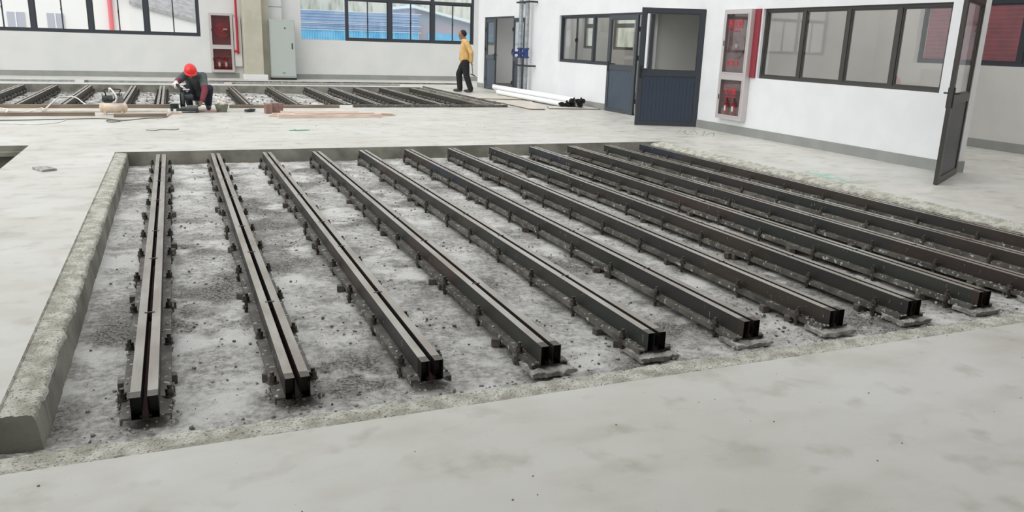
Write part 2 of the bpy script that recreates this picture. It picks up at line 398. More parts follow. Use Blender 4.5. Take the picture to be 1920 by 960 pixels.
prof = [(0, 0, 0), (.004, -.013, .003)] + [(.010+.108*k/13, -.006-.006*(k/13)**2, .0055) for k in range(14)] + [(.126, -.018, .006), (.132, -.035, .006), (.138, -.07, .004), (.144, -.15, .002), (.146, -.24, 0)]
band('left_chiselled_edge', prof, 620, lambda u, t: (-.70+u, 3.21+7.21*t), cap=0)
def nearpos(u, t):
    x = -2.0+8.82*t; wv = .02*fbm(x, 0, 1.3, 3, 21)*8*.4
    return x, 2.74 + (u if u < .004 else u*(1.22+wv*1.1) + (u/.14)**2*.014*fbm(x, 0, 7, 3, 5))
band('near_chiselled_edge', prof, 760, nearpos)
prof2 = [(0, 0, 0), (.012, -.008, .004)] + [(.02+.15*k/8, -.006-.02*(k/8), .006) for k in range(9)] + [(.185, -.045, .010), (.195, -.09, .006), (.20, -.24, 0)]
band('right_chiselled_edge', prof2, 560, lambda u, t: (6.80-u, 2.8+7.62*t))

# rubble and crumbs in the pit (uncountable)
rr = random.Random(3)
bm = N(); cnt = 0
while cnt < 6500:
    x = rr.uniform(-.5, 6.5); y = 2.95 + 7.2*rr.random()**1.5
    dens = .12 + max(0, fbm(x, y, 1.5, 3, 3)+.1)*1.3 + .9*math.exp(-((y-3.0)/.16)**2) + .3*math.exp(-((x-6.5)/.1)**2)
    if rr.random() > dens: continue
    r = .0028 + .0085*rr.random()**4
    stone(bm, x, y, pitz(x, y)+r*.3, r, rr); cnt += 1
tag(obj('concrete_rubble', bm, M['rubble']), 'grey concrete crumbs and chippings strewn over the bed of the near pit', 'rubble', kind='stuff')
bm = N()
for k in range(900):
    x = rr.uniform(-3.9, 6.6); y = rr.uniform(17.3, 23.3); r = rr.uniform(.01, .03); stone(bm, x, y, fpitz(x, y)+r*.3, r, rr)
tag(obj('concrete_rubble', bm, M['rubble']), 'grey broken concrete lying between the rails of the far pit', 'rubble', kind='stuff')
bm = N()
for k in range(60):
    x = rr.uniform(-.6, 4.5); y = rr.uniform(1.2, 2.75); stone(bm, x, y, .001, rr.uniform(.0015, .004), rr)
for k in range(70):
    x = rr.gauss(8.1, .25); y = rr.gauss(11.3, .3); stone(bm, min(x, 8.6), y, .002, rr.uniform(.003, .012), rr)
for k in range(40):
    x = rr.uniform(-1.5, 8); y = rr.uniform(10.8, 15); stone(bm, x, y, .002, rr.uniform(.003, .008), rr)
tag(obj('floor_crumbs', bm, M['rubble']), 'tiny dark concrete crumbs scattered on the pale slab around the pits', 'crumbs', kind='stuff')

# ---------------------------------------------------------------- twin ground rails
def make_rail(L, s, bolts, shims, spacers, label, group, seed, far=False):
    t = thing('ground_rail', label, 'rail', (0, 0, 0), 0, group)
    g = .012*s; wb = .040*s; zt = -.012; zb = zt-.095*s
    for sgn in (-1, 1):
        bm = N(); x0, x1 = (g, g+wb) if sgn > 0 else (-g-wb, -g)
        fs = box(bm, x0, x1, 0, L, zb, zt)
        fs[5].material_index = 1
        for f in (fs[2], fs[3]):
            r = bmesh.ops.inset_individual(bm, faces=[f], thickness=.005)
            d = Vector((0, .06 if f.calc_center_median().y < .1 else -.06, 0))
            for v in f.verts: v.co += d
        obj('beam', bm, [M['steelside'], M['steeltop']], t)
        bm = N(); a, b = (x1, x1+.044*s) if sgn > 0 else (x0-.044*s, x0)
        box(bm, a, b, .01, L-.01, zb-.004, zb+.006)
        lo = (b-.008, b) if sgn > 0 else (a, a+.008)
        box(bm, lo[0], lo[1], .01, L-.01, zb-.024*s, zb-.004)
        obj('base_flange', bm, M['flange'], t)
    bm = N(); box(bm, -g-.01, g+.01, .01, L-.01, zb-.002, zb+.010); obj('gap_floor_strip', bm, M['rust'], t)
    bm = N(); h = zb
    cyl(bm, (0, 0, -.205 if not far else -.23), (0, 0, h+.058), .0095*s, n=10)
    cyl(bm, (0, 0, h+.006), (0, 0, h+.011), .025*s, n=14)
    cyl(bm, (0, 0, h+.011), (0, 0, h+.022), .0185*s, .017*s, n=12)
    cyl(bm, (0, 0, h+.022), (0, 0, h+.040), .018*s, n=6)
    cyl(bm, (0, 0, h-.040), (0, 0, h-.022), .0165*s, n=6)
    cyl(bm, (0, 0, h-.022), (0, 0, h-.018), .021*s, n=12)
    xo = g+wb+.040*s; first = None
    for k, y in enumerate(bolts):
        for sgn in (-1, 1):
            if first is None: o = first = obj('levelling_bolt', bm, M['boltm'], t)
            else: o = first.copy(); COL.objects.link(o)
            o.location = (sgn*(xo+rnd.uniform(-.003, .003)), y+rnd.uniform(-.015, .015), 0); o.rotation_euler = (rnd.uniform(-.04, .04), rnd.uniform(-.04, .04), rnd.random()*3)
    bm = N(); box(bm, -.024*s, .024*s, -.024, .024, -.024, .02, bev=.003); sf = None
    for y in shims:
        for sgn in (-1, 1):
            for q in (0, 1):
                if sf is None: o = sf = obj('shim_block', bm, M['shim'], t)
                else: o = sf.copy(); COL.objects.link(o)
                o.location = (sgn*(xo-.012+.012*q+rnd.uniform(0, .02)), y+.09*q+rnd.uniform(-.02, .02), (PZ if not far else -.19)+.024)
                o.rotation_euler = (0, 0, rnd.uniform(-.25, .25))
    bm = N(); box(bm, -g-.012, g+.012, -.005, .005, -.06, zt+.003); pf = None
    for y in spacers:
        if pf is None: o = pf = obj('gap_spacer', bm, M['boltm'], t)
        else: o = pf.copy(); COL.objects.link(o)
        o.location = (0, y+rnd.uniform(-.05, .05), 0)
    return t
def mortar_for(t, seed, L, s=1, n=90, pad=True):
    r = random.Random(seed); bm = N(); zb = -.012-.095*s; xo = .052*s
    cl = [r.uniform(0, L) for _ in range(5)] + [0.05, .12]
    for k in range(n):
        if r.random() < .6: y = r.choice(cl)+r.gauss(0, .12)
        else: y = r.uniform(0, L)
        y = min(max(y, .0), L)
        sg = r.choice((-1, -1, 1)); x = sg*(xo+r.uniform(.004, .044)); q = r.uniform(.002, .009)
        lump(bm, (x, y, zb+.006+q*.4), q, r.random(), flat=.6)
    for k in range(14):   # splashes stuck on the cheeks and drips on the top edge
        y = r.choice(cl)+r.gauss(0, .2); y = min(max(y, .05), L); sg = r.choice((-1, 1))
        z = -.02-r.random()*.05; cyl(bm, (sg*(xo+.0005), y, z), (sg*(xo+.0005), y+r.uniform(-.01, .01), z-r.uniform(.01, .04)), r.uniform(.0015, .003), .001, n=5)
    # mortar pad squeezed out under the near end
    if pad:
        nu, nv = 16, 12; ring = []
        top = [[None]*(nv+1) for _ in range(nu+1)]; bot = [[None]*(nv+1) for _ in range(nu+1)]
        for i in range(nu+1):
            for j in range(nv+1):
                x = -.115+.23*i/nu; y = -.05+.17*j/nv+.018*noise.noise(Vector((x*14, seed, 0)))*(1-j/nv)
                if j == 0: y += .012*noise.noise(Vector((x*60, seed, 4)))
                zz = zb-.018+.012*noise.noise(Vector((x*22, y*22, seed)))+.006*noise.noise(Vector((x*70, y*70, seed)))
                top[i][j] = bm.verts.new((x, y, zz)); bot[i][j] = bm.verts.new((x*.94, y+.008, zb-.046))
        for i in range(nu):
            for j in range(nv):
                bm.faces.new((top[i][j], top[i+1][j], top[i+1][j+1], top[i][j+1])); bm.faces.new((bot[i][j], bot[i][j+1], bot[i+1][j+1], bot[i+1][j]))
            bm.faces.new((top[i][0], bot[i][0], bot[i+1][0], top[i+1][0])); bm.faces.new((top[i][nv], top[i+1][nv], bot[i+1][nv], bot[i][nv]))
        for j in range(nv):
            bm.faces.new((top[0][j], top[0][j+1], bot[0][j+1], bot[0][j])); bm.faces.new((top[nu][j], bot[nu][j], bot[nu][j+1], top[nu][j+1]))
    for k in range(40):
        q = r.uniform(.004, .012); lump(bm, (r.uniform(-.13, .13), r.uniform(-.05, .25), PZ+.02+q*.3), q, r.random())
    o = obj('mortar_splatter', bm, M['mortar'], t, smooth=False); o['kind'] = 'stuff'
ORD = ['first', 'second', 'third', 'fourth', 'fifth', 'sixth', 'seventh', 'eighth', 'ninth', 'tenth', 'eleventh', 'twelfth', 'thirteenth']
NL = ['steel twin-beam ground rail nearest the left edge of the near pit, leftmost of twelve', 'second twin-beam ground rail from the left side of the near pit',
      'third twin-beam ground rail from the left side of the near pit', 'fourth twin-beam ground rail from the left in the near pit, mortar pad under its end',
      'fifth twin-beam ground rail from the left in the near pit', 'sixth twin-beam ground rail from the left in the near pit', 'seventh twin-beam ground rail from the left in the near pit',
      'eighth twin-beam ground rail from the left in the near pit', 'ninth twin-beam ground rail from the left in the near pit', 'third twin-beam ground rail from the right edge of the near pit',
      'second twin-beam ground rail from the right edge of the near pit', 'steel twin-beam ground rail lying along the right edge of the near pit']
ys_b = [.2+.6*k for k in range(12)]
proto = make_rail(7.0, 1.0, ys_b, [.32, 1.55, 2.85, 4.15, 5.4, 6.55], [1.1, 2.2, 2.95, 4.1, 5.1, 6.0], NL[0], 'twin-beam ground rails in the near pit', 1)
near = [proto] + [copy_tree(proto) for _ in range(11)]
for i, t in enumerate(near):
    t.location = (-.200+.598*i, 3.25, 0); t['label'] = NL[i]
    for c in list(t.children):
        if c.name.startswith('shim_block'):
            if rnd.random() < .3 and i: bpy.data.objects.remove(c)
            else: c.location.y += rnd.uniform(-.12, .12); c.rotation_euler.z += rnd.uniform(-.3, .3)
        elif c.name.startswith('levelling_bolt'): c.rotation_euler = (rnd.uniform(-.05, .05), rnd.uniform(-.05, .05), rnd.random()*3); c.location.y += rnd.uniform(-.02, .02)
    mortar_for(t, 100+i, 7.0, 1, 60 if i < 3 else 130, i > 2)
fx = [-4.3, -3.5, -2.77, -2.0, -.97, -.285, .56, 1.41, 2.41, 3.43, 4.11, 4.81, 5.56, 6.46]
FL = None
proto = make_rail(5.95, 1.25, [.2+.42*k for k in range(14)], [.6, 2.0, 3.4, 4.8], [1.2, 2.6, 4.0], '', 'twin-beam ground rails in the far pit', 2, True)
fr = [proto] + [copy_tree(proto) for _ in range(12)]
FLAB = ['twin-beam rail of the far pit cut by the left edge of the photo', 'twin-beam rail of the far pit with a grey block at its near end, far left', 'twin-beam rail of the far pit under the white air hose',
        'twin-beam rail of the far pit just behind the air compressor', 'twin-beam rail of the far pit between the compressor and the red-helmeted worker', 'twin-beam rail of the far pit behind the squatting worker',
        'twin-beam rail of the far pit just right of the mortar bucket', 'twin-beam rail of the far pit behind the left end of the pinkish boards', 'twin-beam rail of the far pit, third to the right of the squatting worker',
        'fourth twin-beam rail from the right end of the far pit', 'third twin-beam rail from the right end of the far pit', 'second twin-beam rail from the right end of the far pit', 'rightmost twin-beam rail of the far pit, nearest the walking man']
for t, x, lb in zip(fr, fx[1:], FLAB): t.location = (x, 17.42, 0); t['label'] = lb
bm = N(); box(bm, -.14, .14, -.08, .08, 0, .13, bev=.012); o = obj('concrete_block', bm, M['mortar']); o.location = (-2.99, 17.3, -.2+.001)
tag(o, 'grey concrete block by the near end of a far-pit rail at far left', 'block')

# ---------------------------------------------------------------- walls
def wallbox(name, boxes, m):
    bm = N()
    for b in boxes: box(bm, *b)
    return struct(name, bm, m)
YB = 27.44; XR = 8.75
wallbox('wall_back', [(-12, 12.2, YB, YB+.24, -.3, 1.25), (-12, -8.12, YB, YB+.24, 1.25, 4.2), (.87, 3.92, YB, YB+.24, 1.25, 4.2), (9.87, 12.2, YB, YB+.24, 1.25, 4.2), (-12, 12.2, YB, YB+.24, 4.2, 5.2)], M['whiteb'])
wallbox('wall_right', [(XR, XR+.2, 7.0, 7.3, -.3, 4.6), (XR, XR+.2, 7.3, 10.76, -.3, .95), (XR, XR+.2, 10.76, 12.28, -.3, 4.6), (XR, XR+.2, 12.28, 14.15, 2.05, 4.6), (XR, XR+.2, 12.28, 14.15, -.3, 0),
                      (XR, XR+.2, 14.15, 14.45, -.3, 4.6), (XR, XR+.2, 14.45, 15.76, -.3, 0), (XR, XR+.2, 15.76, 18.24, -.3, .96), (XR, XR+.2, 14.45, 18.24, 2.05, 4.6), (XR, XR+.2, 18.24, 21.1, -.3, 4.6),
                      (XR, XR+.2, 21.1, 23.42, 2.08, 4.6), (XR, XR+.2, 21.1, 23.42, -.3, 0), (XR, XR+.2, 23.42, 23.95, -.3, 4.6), (XR, XR+.2, 7.3, 10.76, 2.03, 4.6), (XR+.2, 11.9, 23.75, 23.95, -.3, 4.6)], M['white'])
XI = 11.78
wy = [(5.4, 10.45, 1.27, 2.75), (15.6, 17.0, 1.27, 2.3), (19.8, 21.1, 1.27, 2.3), (21.95, 22.95, 1.27, 2.3)]
bx = [(XI, XI+.24, 4.5, 23.95, -.3, 1.27), (XI, XI+.24, 4.5, 23.95, 2.75, 3.2)]
yy = 4.5
for a, b, z0, z1 in wy:
    bx.append((XI, XI+.24, yy, a, 1.27, 2.75)); yy = b
    if z1 < 2.75: bx.append((XI, XI+.24, a, b, z1, 2.75))
bx.append((XI, XI+.24, yy, 23.95, 1.27, 2.75))
wallbox('wall_room_far', bx, M['room'])
wallbox('wall_partition', [(XR+.2, XI, 14.25, 14.4, -.3, 2.9), (XR+.2, XI, 11.3, 11.45, -.3, 2.9)], M['room'])
wallbox('shade_ceiling', [(XR+.2, XI+.24, 11.3, 14.4, 2.9, 3.05), (XR+.2, 10.5, 14.4, 23.95, 2.9, 3.05)], M['white'])  # room ceilings added and cut short to set how dim the interiors are
def skirt(name, boxes):
    bm = N()
    for b in boxes: box(bm, *b)
    struct(name, bm, M['skirt'])
skirt('baseboard_back', [(-12, 1.95, YB-.012, YB, 0, .155), (2.95, 12.2, YB-.012, YB, 0, .155)])
skirt('baseboard_right', [(XR-.012, XR, a, b, 0, .14) for a, b in ((7.0, 12.28), (14.15, 14.45), (15.76, 21.1), (23.42, 23.95))] + [(XR-.012, XR+.2, 6.988, 7.0, 0, .14)])
skirt('baseboard_room', [(XI-.012, XI, 4.5, 11.3, 0, .14), (XI-.012, XI, 14.4, 23.75, 0, .14), (XR+.2, XI-.012, 11.288, 11.3, 0, .14), (XR+.2, XI-.012, 23.738, 23.75, 0, .14)])

def frame_win(name, axis, plane, thick, a0, a1, z0, z1, mull, mids, m, transom=None, fwid=.05, mid_w=.03, latch=True, nof=None, midz=True):
    """axis 'x' = window spans x at y=plane ; 'y' = spans y at x=plane"""
    root = sthing(name, (plane, a0, z0) if axis == 'y' else (a0, plane, z0))
    def B(bm, s0, s1, q0, q1, d0=0, d1=thick):
        s0 -= a0; s1 -= a0; q0 -= z0; q1 -= z0
        if axis == 'y': box(bm, d0, d1, s0, s1, q0, q1)
        else: box(bm, s0, s1, d0, d1, q0, q1)
    bm = N()
    B(bm, a0, a1, z0, z0+fwid); B(bm, a0, a1, z1-fwid, z1)
    for s, wd in [(a0+fwid/2, fwid), (a1-fwid/2, fwid)]+[(q, fwid*1.6) for q in mull]: B(bm, s-wd/2, s+wd/2, z0+fwid, z1-fwid)
    if transom: B(bm, a0+fwid, a1-fwid, transom-.045, transom+.045, .004, thick-.004)
    obj('window_frame', bm, m, root)
    ztop = transom-.045 if transom else z1-fwid
    edges = [a0+fwid]+[x for q in mull for x in (q-fwid*.8, q+fwid*.8)]+[a1-fwid]
    bays = [(edges[i], edges[i+1]) for i in range(0, len(edges), 2)]
    for k, (b0, b1) in enumerate(bays):
        sp = [b0, b1] if not mids[k] else [b0, mids[k], b1]
        for q in range(len(sp)-1):
            bm = N(); s0, s1 = sp[q], sp[q+1]; e = mid_w; dd = (.012, .03) if q == 0 else (thick-.03, thick-.012)
            if len(sp) > 2:
                if q == 0: s1 += e/2
                else: s0 -= e/2
            B(bm, s0, s0+e, z0+fwid, ztop, *dd); B(bm, s1-e, s1, z0+fwid, ztop, *dd); B(bm, s0+e, s1-e, z0+fwid, z0+fwid+e, *dd); B(bm, s0+e, s1-e, ztop-e, ztop, *dd)
            sash = obj('sash', bm, m, root)
            bm = N(); md = sum(dd)/2; B(bm, s0+e, s1-e, z0+fwid+e, ztop-e, md-.002, md+.002); obj('pane', bm, M['glass'], sash)
            if latch and q == 0 and len(sp) > 2:
                bm = N(); mz = (z0+min(ztop, z0+1.3))/2; B(bm, s1-e, s1, mz-.04, mz+.04, dd[0]-.02, dd[0]); B(bm, s1-e-.01, s1-e+.02, mz-.012, mz+.012, dd[0]-.03, dd[0]-.015); obj('latch', bm, M['black'], sash)
        if transom:
            bm = N(); B(bm, b0, b1, transom+.045, z1-fwid, thick/2-.002, thick/2+.002); obj('pane', bm, M['glass'], root)
    return root
lm = [-6.63, -5.13, -3.63, -2.14, -.63]
lb = [-8.12]+lm+[.87]
frame_win('window_1', 'x', YB+.08, .07, -8.12, .87, 1.25, 4.2, lm, [(lb[i]+lb[i+1])/2 for i in range(6)], M['alu'], 2.62, fwid=.07, mid_w=.035)
frame_win('window_2', 'x', YB+.08, .07, 5.37, 9.87, 1.25, 4.2, [6.87, 8.37], [6.12, 7.6, 9.1], M['alu'], 2.60, fwid=.075, mid_w=.035)
root = sthing('window_3', (3.92, YB+.1, 1.25))
bm = N(); box(bm, 0, 1.45, 0, .03, 0, .02); box(bm, 0, .02, 0, .03, .02, 2.95); box(bm, .02, 1.45, 0, .03, 2.93, 2.95); obj('window_frame', bm, M['silver'], root)
bm = N(); box(bm, .02, 1.45, .013, .017, .02, 2.93); obj('pane', bm, M['glass'], root)
frame_win('window_4', 'y', XR+.05, .07, 7.3, 10.76, .95, 2.03, [8.12, 9.0, 9.88], [None]*4, M['aluwarm'], fwid=.045, mid_w=.022, latch=False)
frame_win('window_5', 'y', XR+.05, .07, 15.80, 18.24, .96, 2.05, [16.55], [None, 17.42], M['alu'], fwid=.05, mid_w=.03)
k = 6
for (a, b, z0, z1) in wy:
    n = max(1, round((b-a)/1.0)); mu = [a+(b-a)*i/n for i in range(1, n)]
    if k == 6: mu = [6.5, 7.55, 8.6, 9.55]
    frame_win('window_%d' % k, 'y', XI+.1, .06, a, b, z0, z1, mu, [None]*(len(mu)+1), M['alu'], 1.95 if z1 < 2.5 else 2.25, fwid=.05, mid_w=.03, latch=False); k += 1

# doors: half-glazed aluminium leaves with a ribbed lower panel
def leaf(name, wdt, h, origin, rz, m, pm, handle_side=1, hinge=True, midz=.88, frame_top=None, handle=True):
    """local x runs from the hinge (0) to the free edge (wdt); y is thickness"""
    r = sthing(name, origin, rz); th = .045; fwd = .085
    bm = N(); box(bm, 0, fwd, 0, th, 0, h); box(bm, wdt-fwd, wdt, 0, th, 0, h); box(bm, fwd, wdt-fwd, 0, th, h-fwd, h); box(bm, fwd, wdt-fwd, 0, th, 0, fwd*.9); box(bm, fwd, wdt-fwd, 0, th, midz, midz+.1)
    obj('leaf_frame', bm, m, r)
    bm = N(); n = 14; w0 = fwd; w1 = wdt-fwd
    for i in range(n):
        a = w0+(w1-w0)*i/n; b = w0+(w1-w0)*(i+1)/n; box(bm, a+.003, b-.003, .012, th-.012, fwd*.9, midz)
    box(bm, w0, w1, .015, th-.015, fwd*.9, midz); obj('lower_panel', bm, pm, r)
    bm = N(); box(bm, w0, w1, th/2-.003, th/2+.003, midz+.1, h-fwd); obj('pane', bm, M['glass'], r)
    bm = N(); 
    for a, b in ((w0, w0+.015), (w1-.015, w1)): box(bm, a, b, .008, th-.008, midz+.1, h-fwd)
    box(bm, w0, w1, .008, th-.008, midz+.1, midz+.115); box(bm, w0, w1, .008, th-.008, h-fwd-.015, h-fwd); obj('glazing_bead', bm, m, r)
    if handle:
        bm = N(); x = wdt-.045
        for s in (-1, 1):
            y = -.004 if s < 0 else th+.004
            box(bm, x-.018, x+.018, min(y, y+s*.008), max(y, y+s*.008), .84, 1.06)
            cyl(bm, (x, y, 1.0), (x, y+s*.045, 1.0), .009, n=10); tube(bm, [(x, y+s*.045, 1.0), (x-.03, y+s*.05, 1.0), (x-.12, y+s*.05, 1.0)], .008)
        obj('door_handle', bm, M['black'], r)
    if hinge:
        bm = N()
        for z in (.28, 1.15, 1.72): cyl(bm, (-.006, -.012, z-.05), (-.006, -.012, z+.05), .013, n=10); box(bm, -.03, .03, -.006, 0, z-.05, z+.05)
        obj('hinge', bm, M['black'], r)
    return r
def jamb(name, y0, y1, h, m):
    r = sthing(name, (XR, y0, 0)); bm = N(); L = y1-y0
    box(bm, .02, .1, 0, .045, 0, h); box(bm, .02, .1, L-.045, L, 0, h); box(bm, .02, .1, .045, L-.045, h-.045, h); obj('door_frame', bm, m, r); return r
# door_1: closed beside window_5 ; leaf in the wall plane, hinge at near side
jamb('door_1', 14.45, 15.80, 2.05, M['alu'])
leaf('door_2', 1.17, 2.0, (XR+.03, 14.55, .005), PI/2, M['alulite'], M['panellite'])
# door_3: opened towards the hall
jamb('door_3', 12.28, 14.15, 2.05, M['alu'])
leaf('door_4', 1.12, 2.05, (XR+.01, 12.33, .006), math.atan2(12.76-12.33, 7.80-8.84), M['alu'], M['panel'])
# door_5: leaf swung out at the wall's near end
leaf('door_5', 1.17, 2.06, (XR+.04, 6.955, .006), math.atan2(6.38-6.97, 7.77-8.79), M['aluwarm'], M['alu'])
# small double door by the pipes
jamb('door_6', 21.1, 23.42, 2.08, M['alu'])
leaf('door_7', .80, 2.02, (XR+.03, 23.37, .006), -PI/2, M['alulite'], M['panellite'])  # lighter leaf colours here stand for a grazing reflection
leaf('door_8', .88, 2.02, (XR-.02, 21.10, .006), -PI/2-.05, M['alu'], M['panel'], handle=False)

# ---------------------------------------------------------------- back wall fittings
bm = N(); box(bm, 2.08, 2.62, 26.5, YB, 0, 5.0, bev=.01); box(bm, 2.62, 2.86, 26.85, YB, 0, 5.0); struct('column_back', bm, M['beige'])
bm = N(); box(bm, XR+.2, XR+.26, 7.0, 7.3, -.3, 4.6); box(bm, XR+.2, XR+.27, 6.988, 7.0, 0, .14, 1); struct('wall_end_pilaster', bm, [M['white'], M['skirt']])
bm = N(); box(bm, 2.02, 2.72, 26.36, 26.9, 0, .16, bev=.008); struct('column_plinth', bm, M['whiteb'])
t = thing('electrical_cabinet', 'tall grey-green metal electrical cabinet standing right of the beige column', 'cabinet', (3.23, 26.85, 0))
bm = N(); box(bm, -.39, .39, -.2, .2, 0, .07); obj('plinth', bm, M['black'], t)
bm = N(); box(bm, -.39, .39, -.2, .25, .07, 1.84, bev=.006); obj('body', bm, M['cab'], t)
bm = N(); box(bm, -.37, .37, -.218, -.202, .12, 1.76, bev=.004); d = obj('door', bm, M['cab'], t)
bm = N(); box(bm, .27, .30, -.235, -.218, .95, 1.13, bev=.004); obj('handle', bm, M['black'], d)
bm = N(); cyl(bm, (.08, -.218, 1.58), (.08, -.226, 1.58), .022, n=12); obj('badge', bm, M['black'], d)
bm = N(); box(bm, -.05, .05, -.224, -.218, .2, .24); obj('vent_plate', bm, M['galv'], d)
t = thing('cable_trunking', 'pale grey boxed cable trunking running up the wall above the electrical cabinet', 'trunking', (3.05, YB, 1.84))
bm = N(); box(bm, -.17, .24, -.28, -.002, .0, .38, bev=.004); obj('riser_box', bm, M['whiteb'], t)
bm = N(); box(bm, -.17, .24, -.28, -.002, .39, 2.2, bev=.004); obj('riser_box', bm, M['whiteb'], t)
bm = N(); box(bm, -.18, .25, -.29, -.002, .378, .392); obj('joint_strip', bm, M['skirt'], t)

def fire_cabinet(label, w, origin, rz, deep, topz, z0, split, redside=False, panel='darkred'):
    """local x across the face, -y out of the wall"""
    t = thing('fire_cabinet', label, 'fire cabinet', origin, rz)
    e = .05; H = topz-z0
    bm = N(); 
    box(bm, 0, w, -deep, -.001, z0, z0+e); box(bm, 0, w, -deep, -.001, topz-e, topz); box(bm, 0, w, -deep, -.001, split-.04, split+.04)
    box(bm, 0, e, -deep, -.001, z0+e, split-.04); box(bm, w-e, w, -deep, -.001, z0+e, split-.04); box(bm, 0, e, -deep, -.001, split+.04, topz-e); box(bm, w-e, w, -deep, -.001, split+.04, topz-e)
    obj('body_frame', bm, M['silver'], t)
    bm = N(); box(bm, e, w-e, -.012, -.002, z0+e, split-.04); box(bm, e, w-e, -.012, -.002, split+.04, topz-e); obj('back_panel', bm, M[panel], t)
    for a, b in ((z0+e, split-.04), (split+.04, topz-e)):
        bm = N(); q = .022
        box(bm, e, e+q, -deep-.006, -deep+.012, a, b); box(bm, w-e-q, w-e, -deep-.006, -deep+.012, a, b); box(bm, e+q, w-e-q, -deep-.006, -deep+.012, a, a+q); box(bm, e+q, w-e-q, -deep-.006, -deep+.012, b-q, b)
        d = obj('door', bm, M['silver'], t)
        bm = N(); box(bm, e+q, w-e-q, -deep, -deep+.004, a+q, b-q); obj('pane', bm, M['glassdark'], d)
        bm = N(); box(bm, e+.004, e+.018, -deep-.014, -deep-.006, (a+b)/2-.04, (a+b)/2+.04); obj('latch', bm, M['black'], d)
    return t
def extinguisher(x, y, z, label, root_rz, origin, group, s=1):
    # free-standing thing inside the lower compartment
    t = thing('fire_extinguisher', label, 'fire extinguisher', origin, root_rz, group)
    bm = N(); cyl(bm, (0, 0, 0), (0, 0, .30*s), .05*s, n=18); cyl(bm, (0, 0, .30*s), (0, 0, .36*s), .05*s, .018*s, n=18); obj('cylinder', bm, M['red'], t, True)
    bm = N(); cyl(bm, (0, 0, .36*s), (0, 0, .40*s), .016*s, n=10); box(bm, -.05*s, .03*s, -.01, .01, .40*s, .415*s); obj('valve', bm, M['black'], t)
    bm = N(); box(bm, -.03*s, .03*s, -.052*s, -.046*s, .12*s, .24*s); obj('label_plate', bm, M['white'], t)
    return t
# left cabinet on the back wall
fire_cabinet('silver-framed fire cabinet with dark red interior on the back wall', .69, (1.12, YB, 0), 0, .16, 1.97, .19, .955)
t = thing('fire_hose_reel', 'coiled red fire hose behind the upper pane of the back-wall fire cabinet', 'fire hose', (1.50, YB-.09, 1.45))
bm = N()
for k in range(6):
    R = .08+.028*k; tube(bm, [(R*math.cos(2*PI*i/28), .0+.002*k, R*math.sin(2*PI*i/28)*.98) for i in range(29)], .013, 6)
obj('hose_coil', bm, M['red'], t, True)
bm = N(); cyl(bm, (0, .03, 0), (0, -.035, 0), .05, n=16); obj('hub', bm, M['signred'], t)
bm = N(); box(bm, .03, .15, -.045, -.035, .02, .06); obj('nameplate', bm, M['white'], t)
extinguisher(0, 0, 0, 'red fire extinguisher standing left inside the back-wall fire cabinet', 0, (1.36, YB-.085, .242), 'extinguishers in the back-wall cabinet')
extinguisher(0, 0, 0, 'red fire extinguisher standing right inside the back-wall fire cabinet', 0, (1.56, YB-.085, .242), 'extinguishers in the back-wall cabinet')
bm = N(); box(bm, 1.83, 2.06, YB-.12, YB-.002, .37, 1.86, bev=.006); tag(obj('pipe_casing', bm, M['whiteb']), 'tall pale grey pipe casing between the back-wall fire cabinet and the beige column', 'casing')
bm = N(); X = 1.93; Y = YB-.18
tube(bm, spline([(X-.115, Y, .84), (X-.03, Y, .84), (X, Y, .87), (X, Y, .93), (X, Y, 3), (X, Y, 5.0)], 6), .035, 12)
o = obj('fire_pipe', bm, M['red'], None, True); tag(o, 'red fire water pipe bending into the back-wall fire cabinet', 'pipe')

# right wall fire cabinet, face towards -x
t = fire_cabinet('silver-framed fire cabinet with red lettering on the white right wall', .70, (XR-.002, 11.62, 0), -PI/2, .10, 2.03, .24, .955, panel='pinkpanel')
rot = (PI/2, 0, 0)
def cabtext(body, size, x, z, sx=1, m='signred'): return text('lettering', body, size, M[m], (x, -.1075, z), rot, t, sx)
cabtext('消火栓', .15, .33, 1.79, .9); cabtext('FIRE HYDRANT', .035, .33, 1.68); cabtext('火警119', .10, .33, 1.16, .9); cabtext('灭火器', .12, .35, .70, .9); cabtext('FIRE EXTINGUISHER', .03, .35, .61)
bm = N(); box(bm, .70, .83, -.03, -.001, .955, 2.03, bev=.003); obj('red_side_panel', bm, M['darkred'], t)
for dy, side in ((.24, 'left'), (.44, 'right')):
    extinguisher(0, 0, 0, 'red fire extinguisher standing %s inside the right-wall fire cabinet' % side, -PI/2, (XR-.062, 11.62-dy, .292), 'extinguishers in the right-wall cabinet', .72)
t = thing('fire_hose_reel', 'coiled fire hose behind the upper pane of the right-wall fire cabinet', 'fire hose', (XR-.055, 11.27, 1.45))
bm = N()
for k in range(5):
    R = .07+.028*k; tube(bm, [(0, R*math.cos(2*PI*i/28), R*math.sin(2*PI*i/28)) for i in range(29)], .012, 6)
obj('hose_coil', bm, M['pinkpanel'], t, True)
bm = N(); cyl(bm, (.02, 0, 0), (-.02, 0, 0), .04, n=16); obj('hub', bm, M['silver'], t)

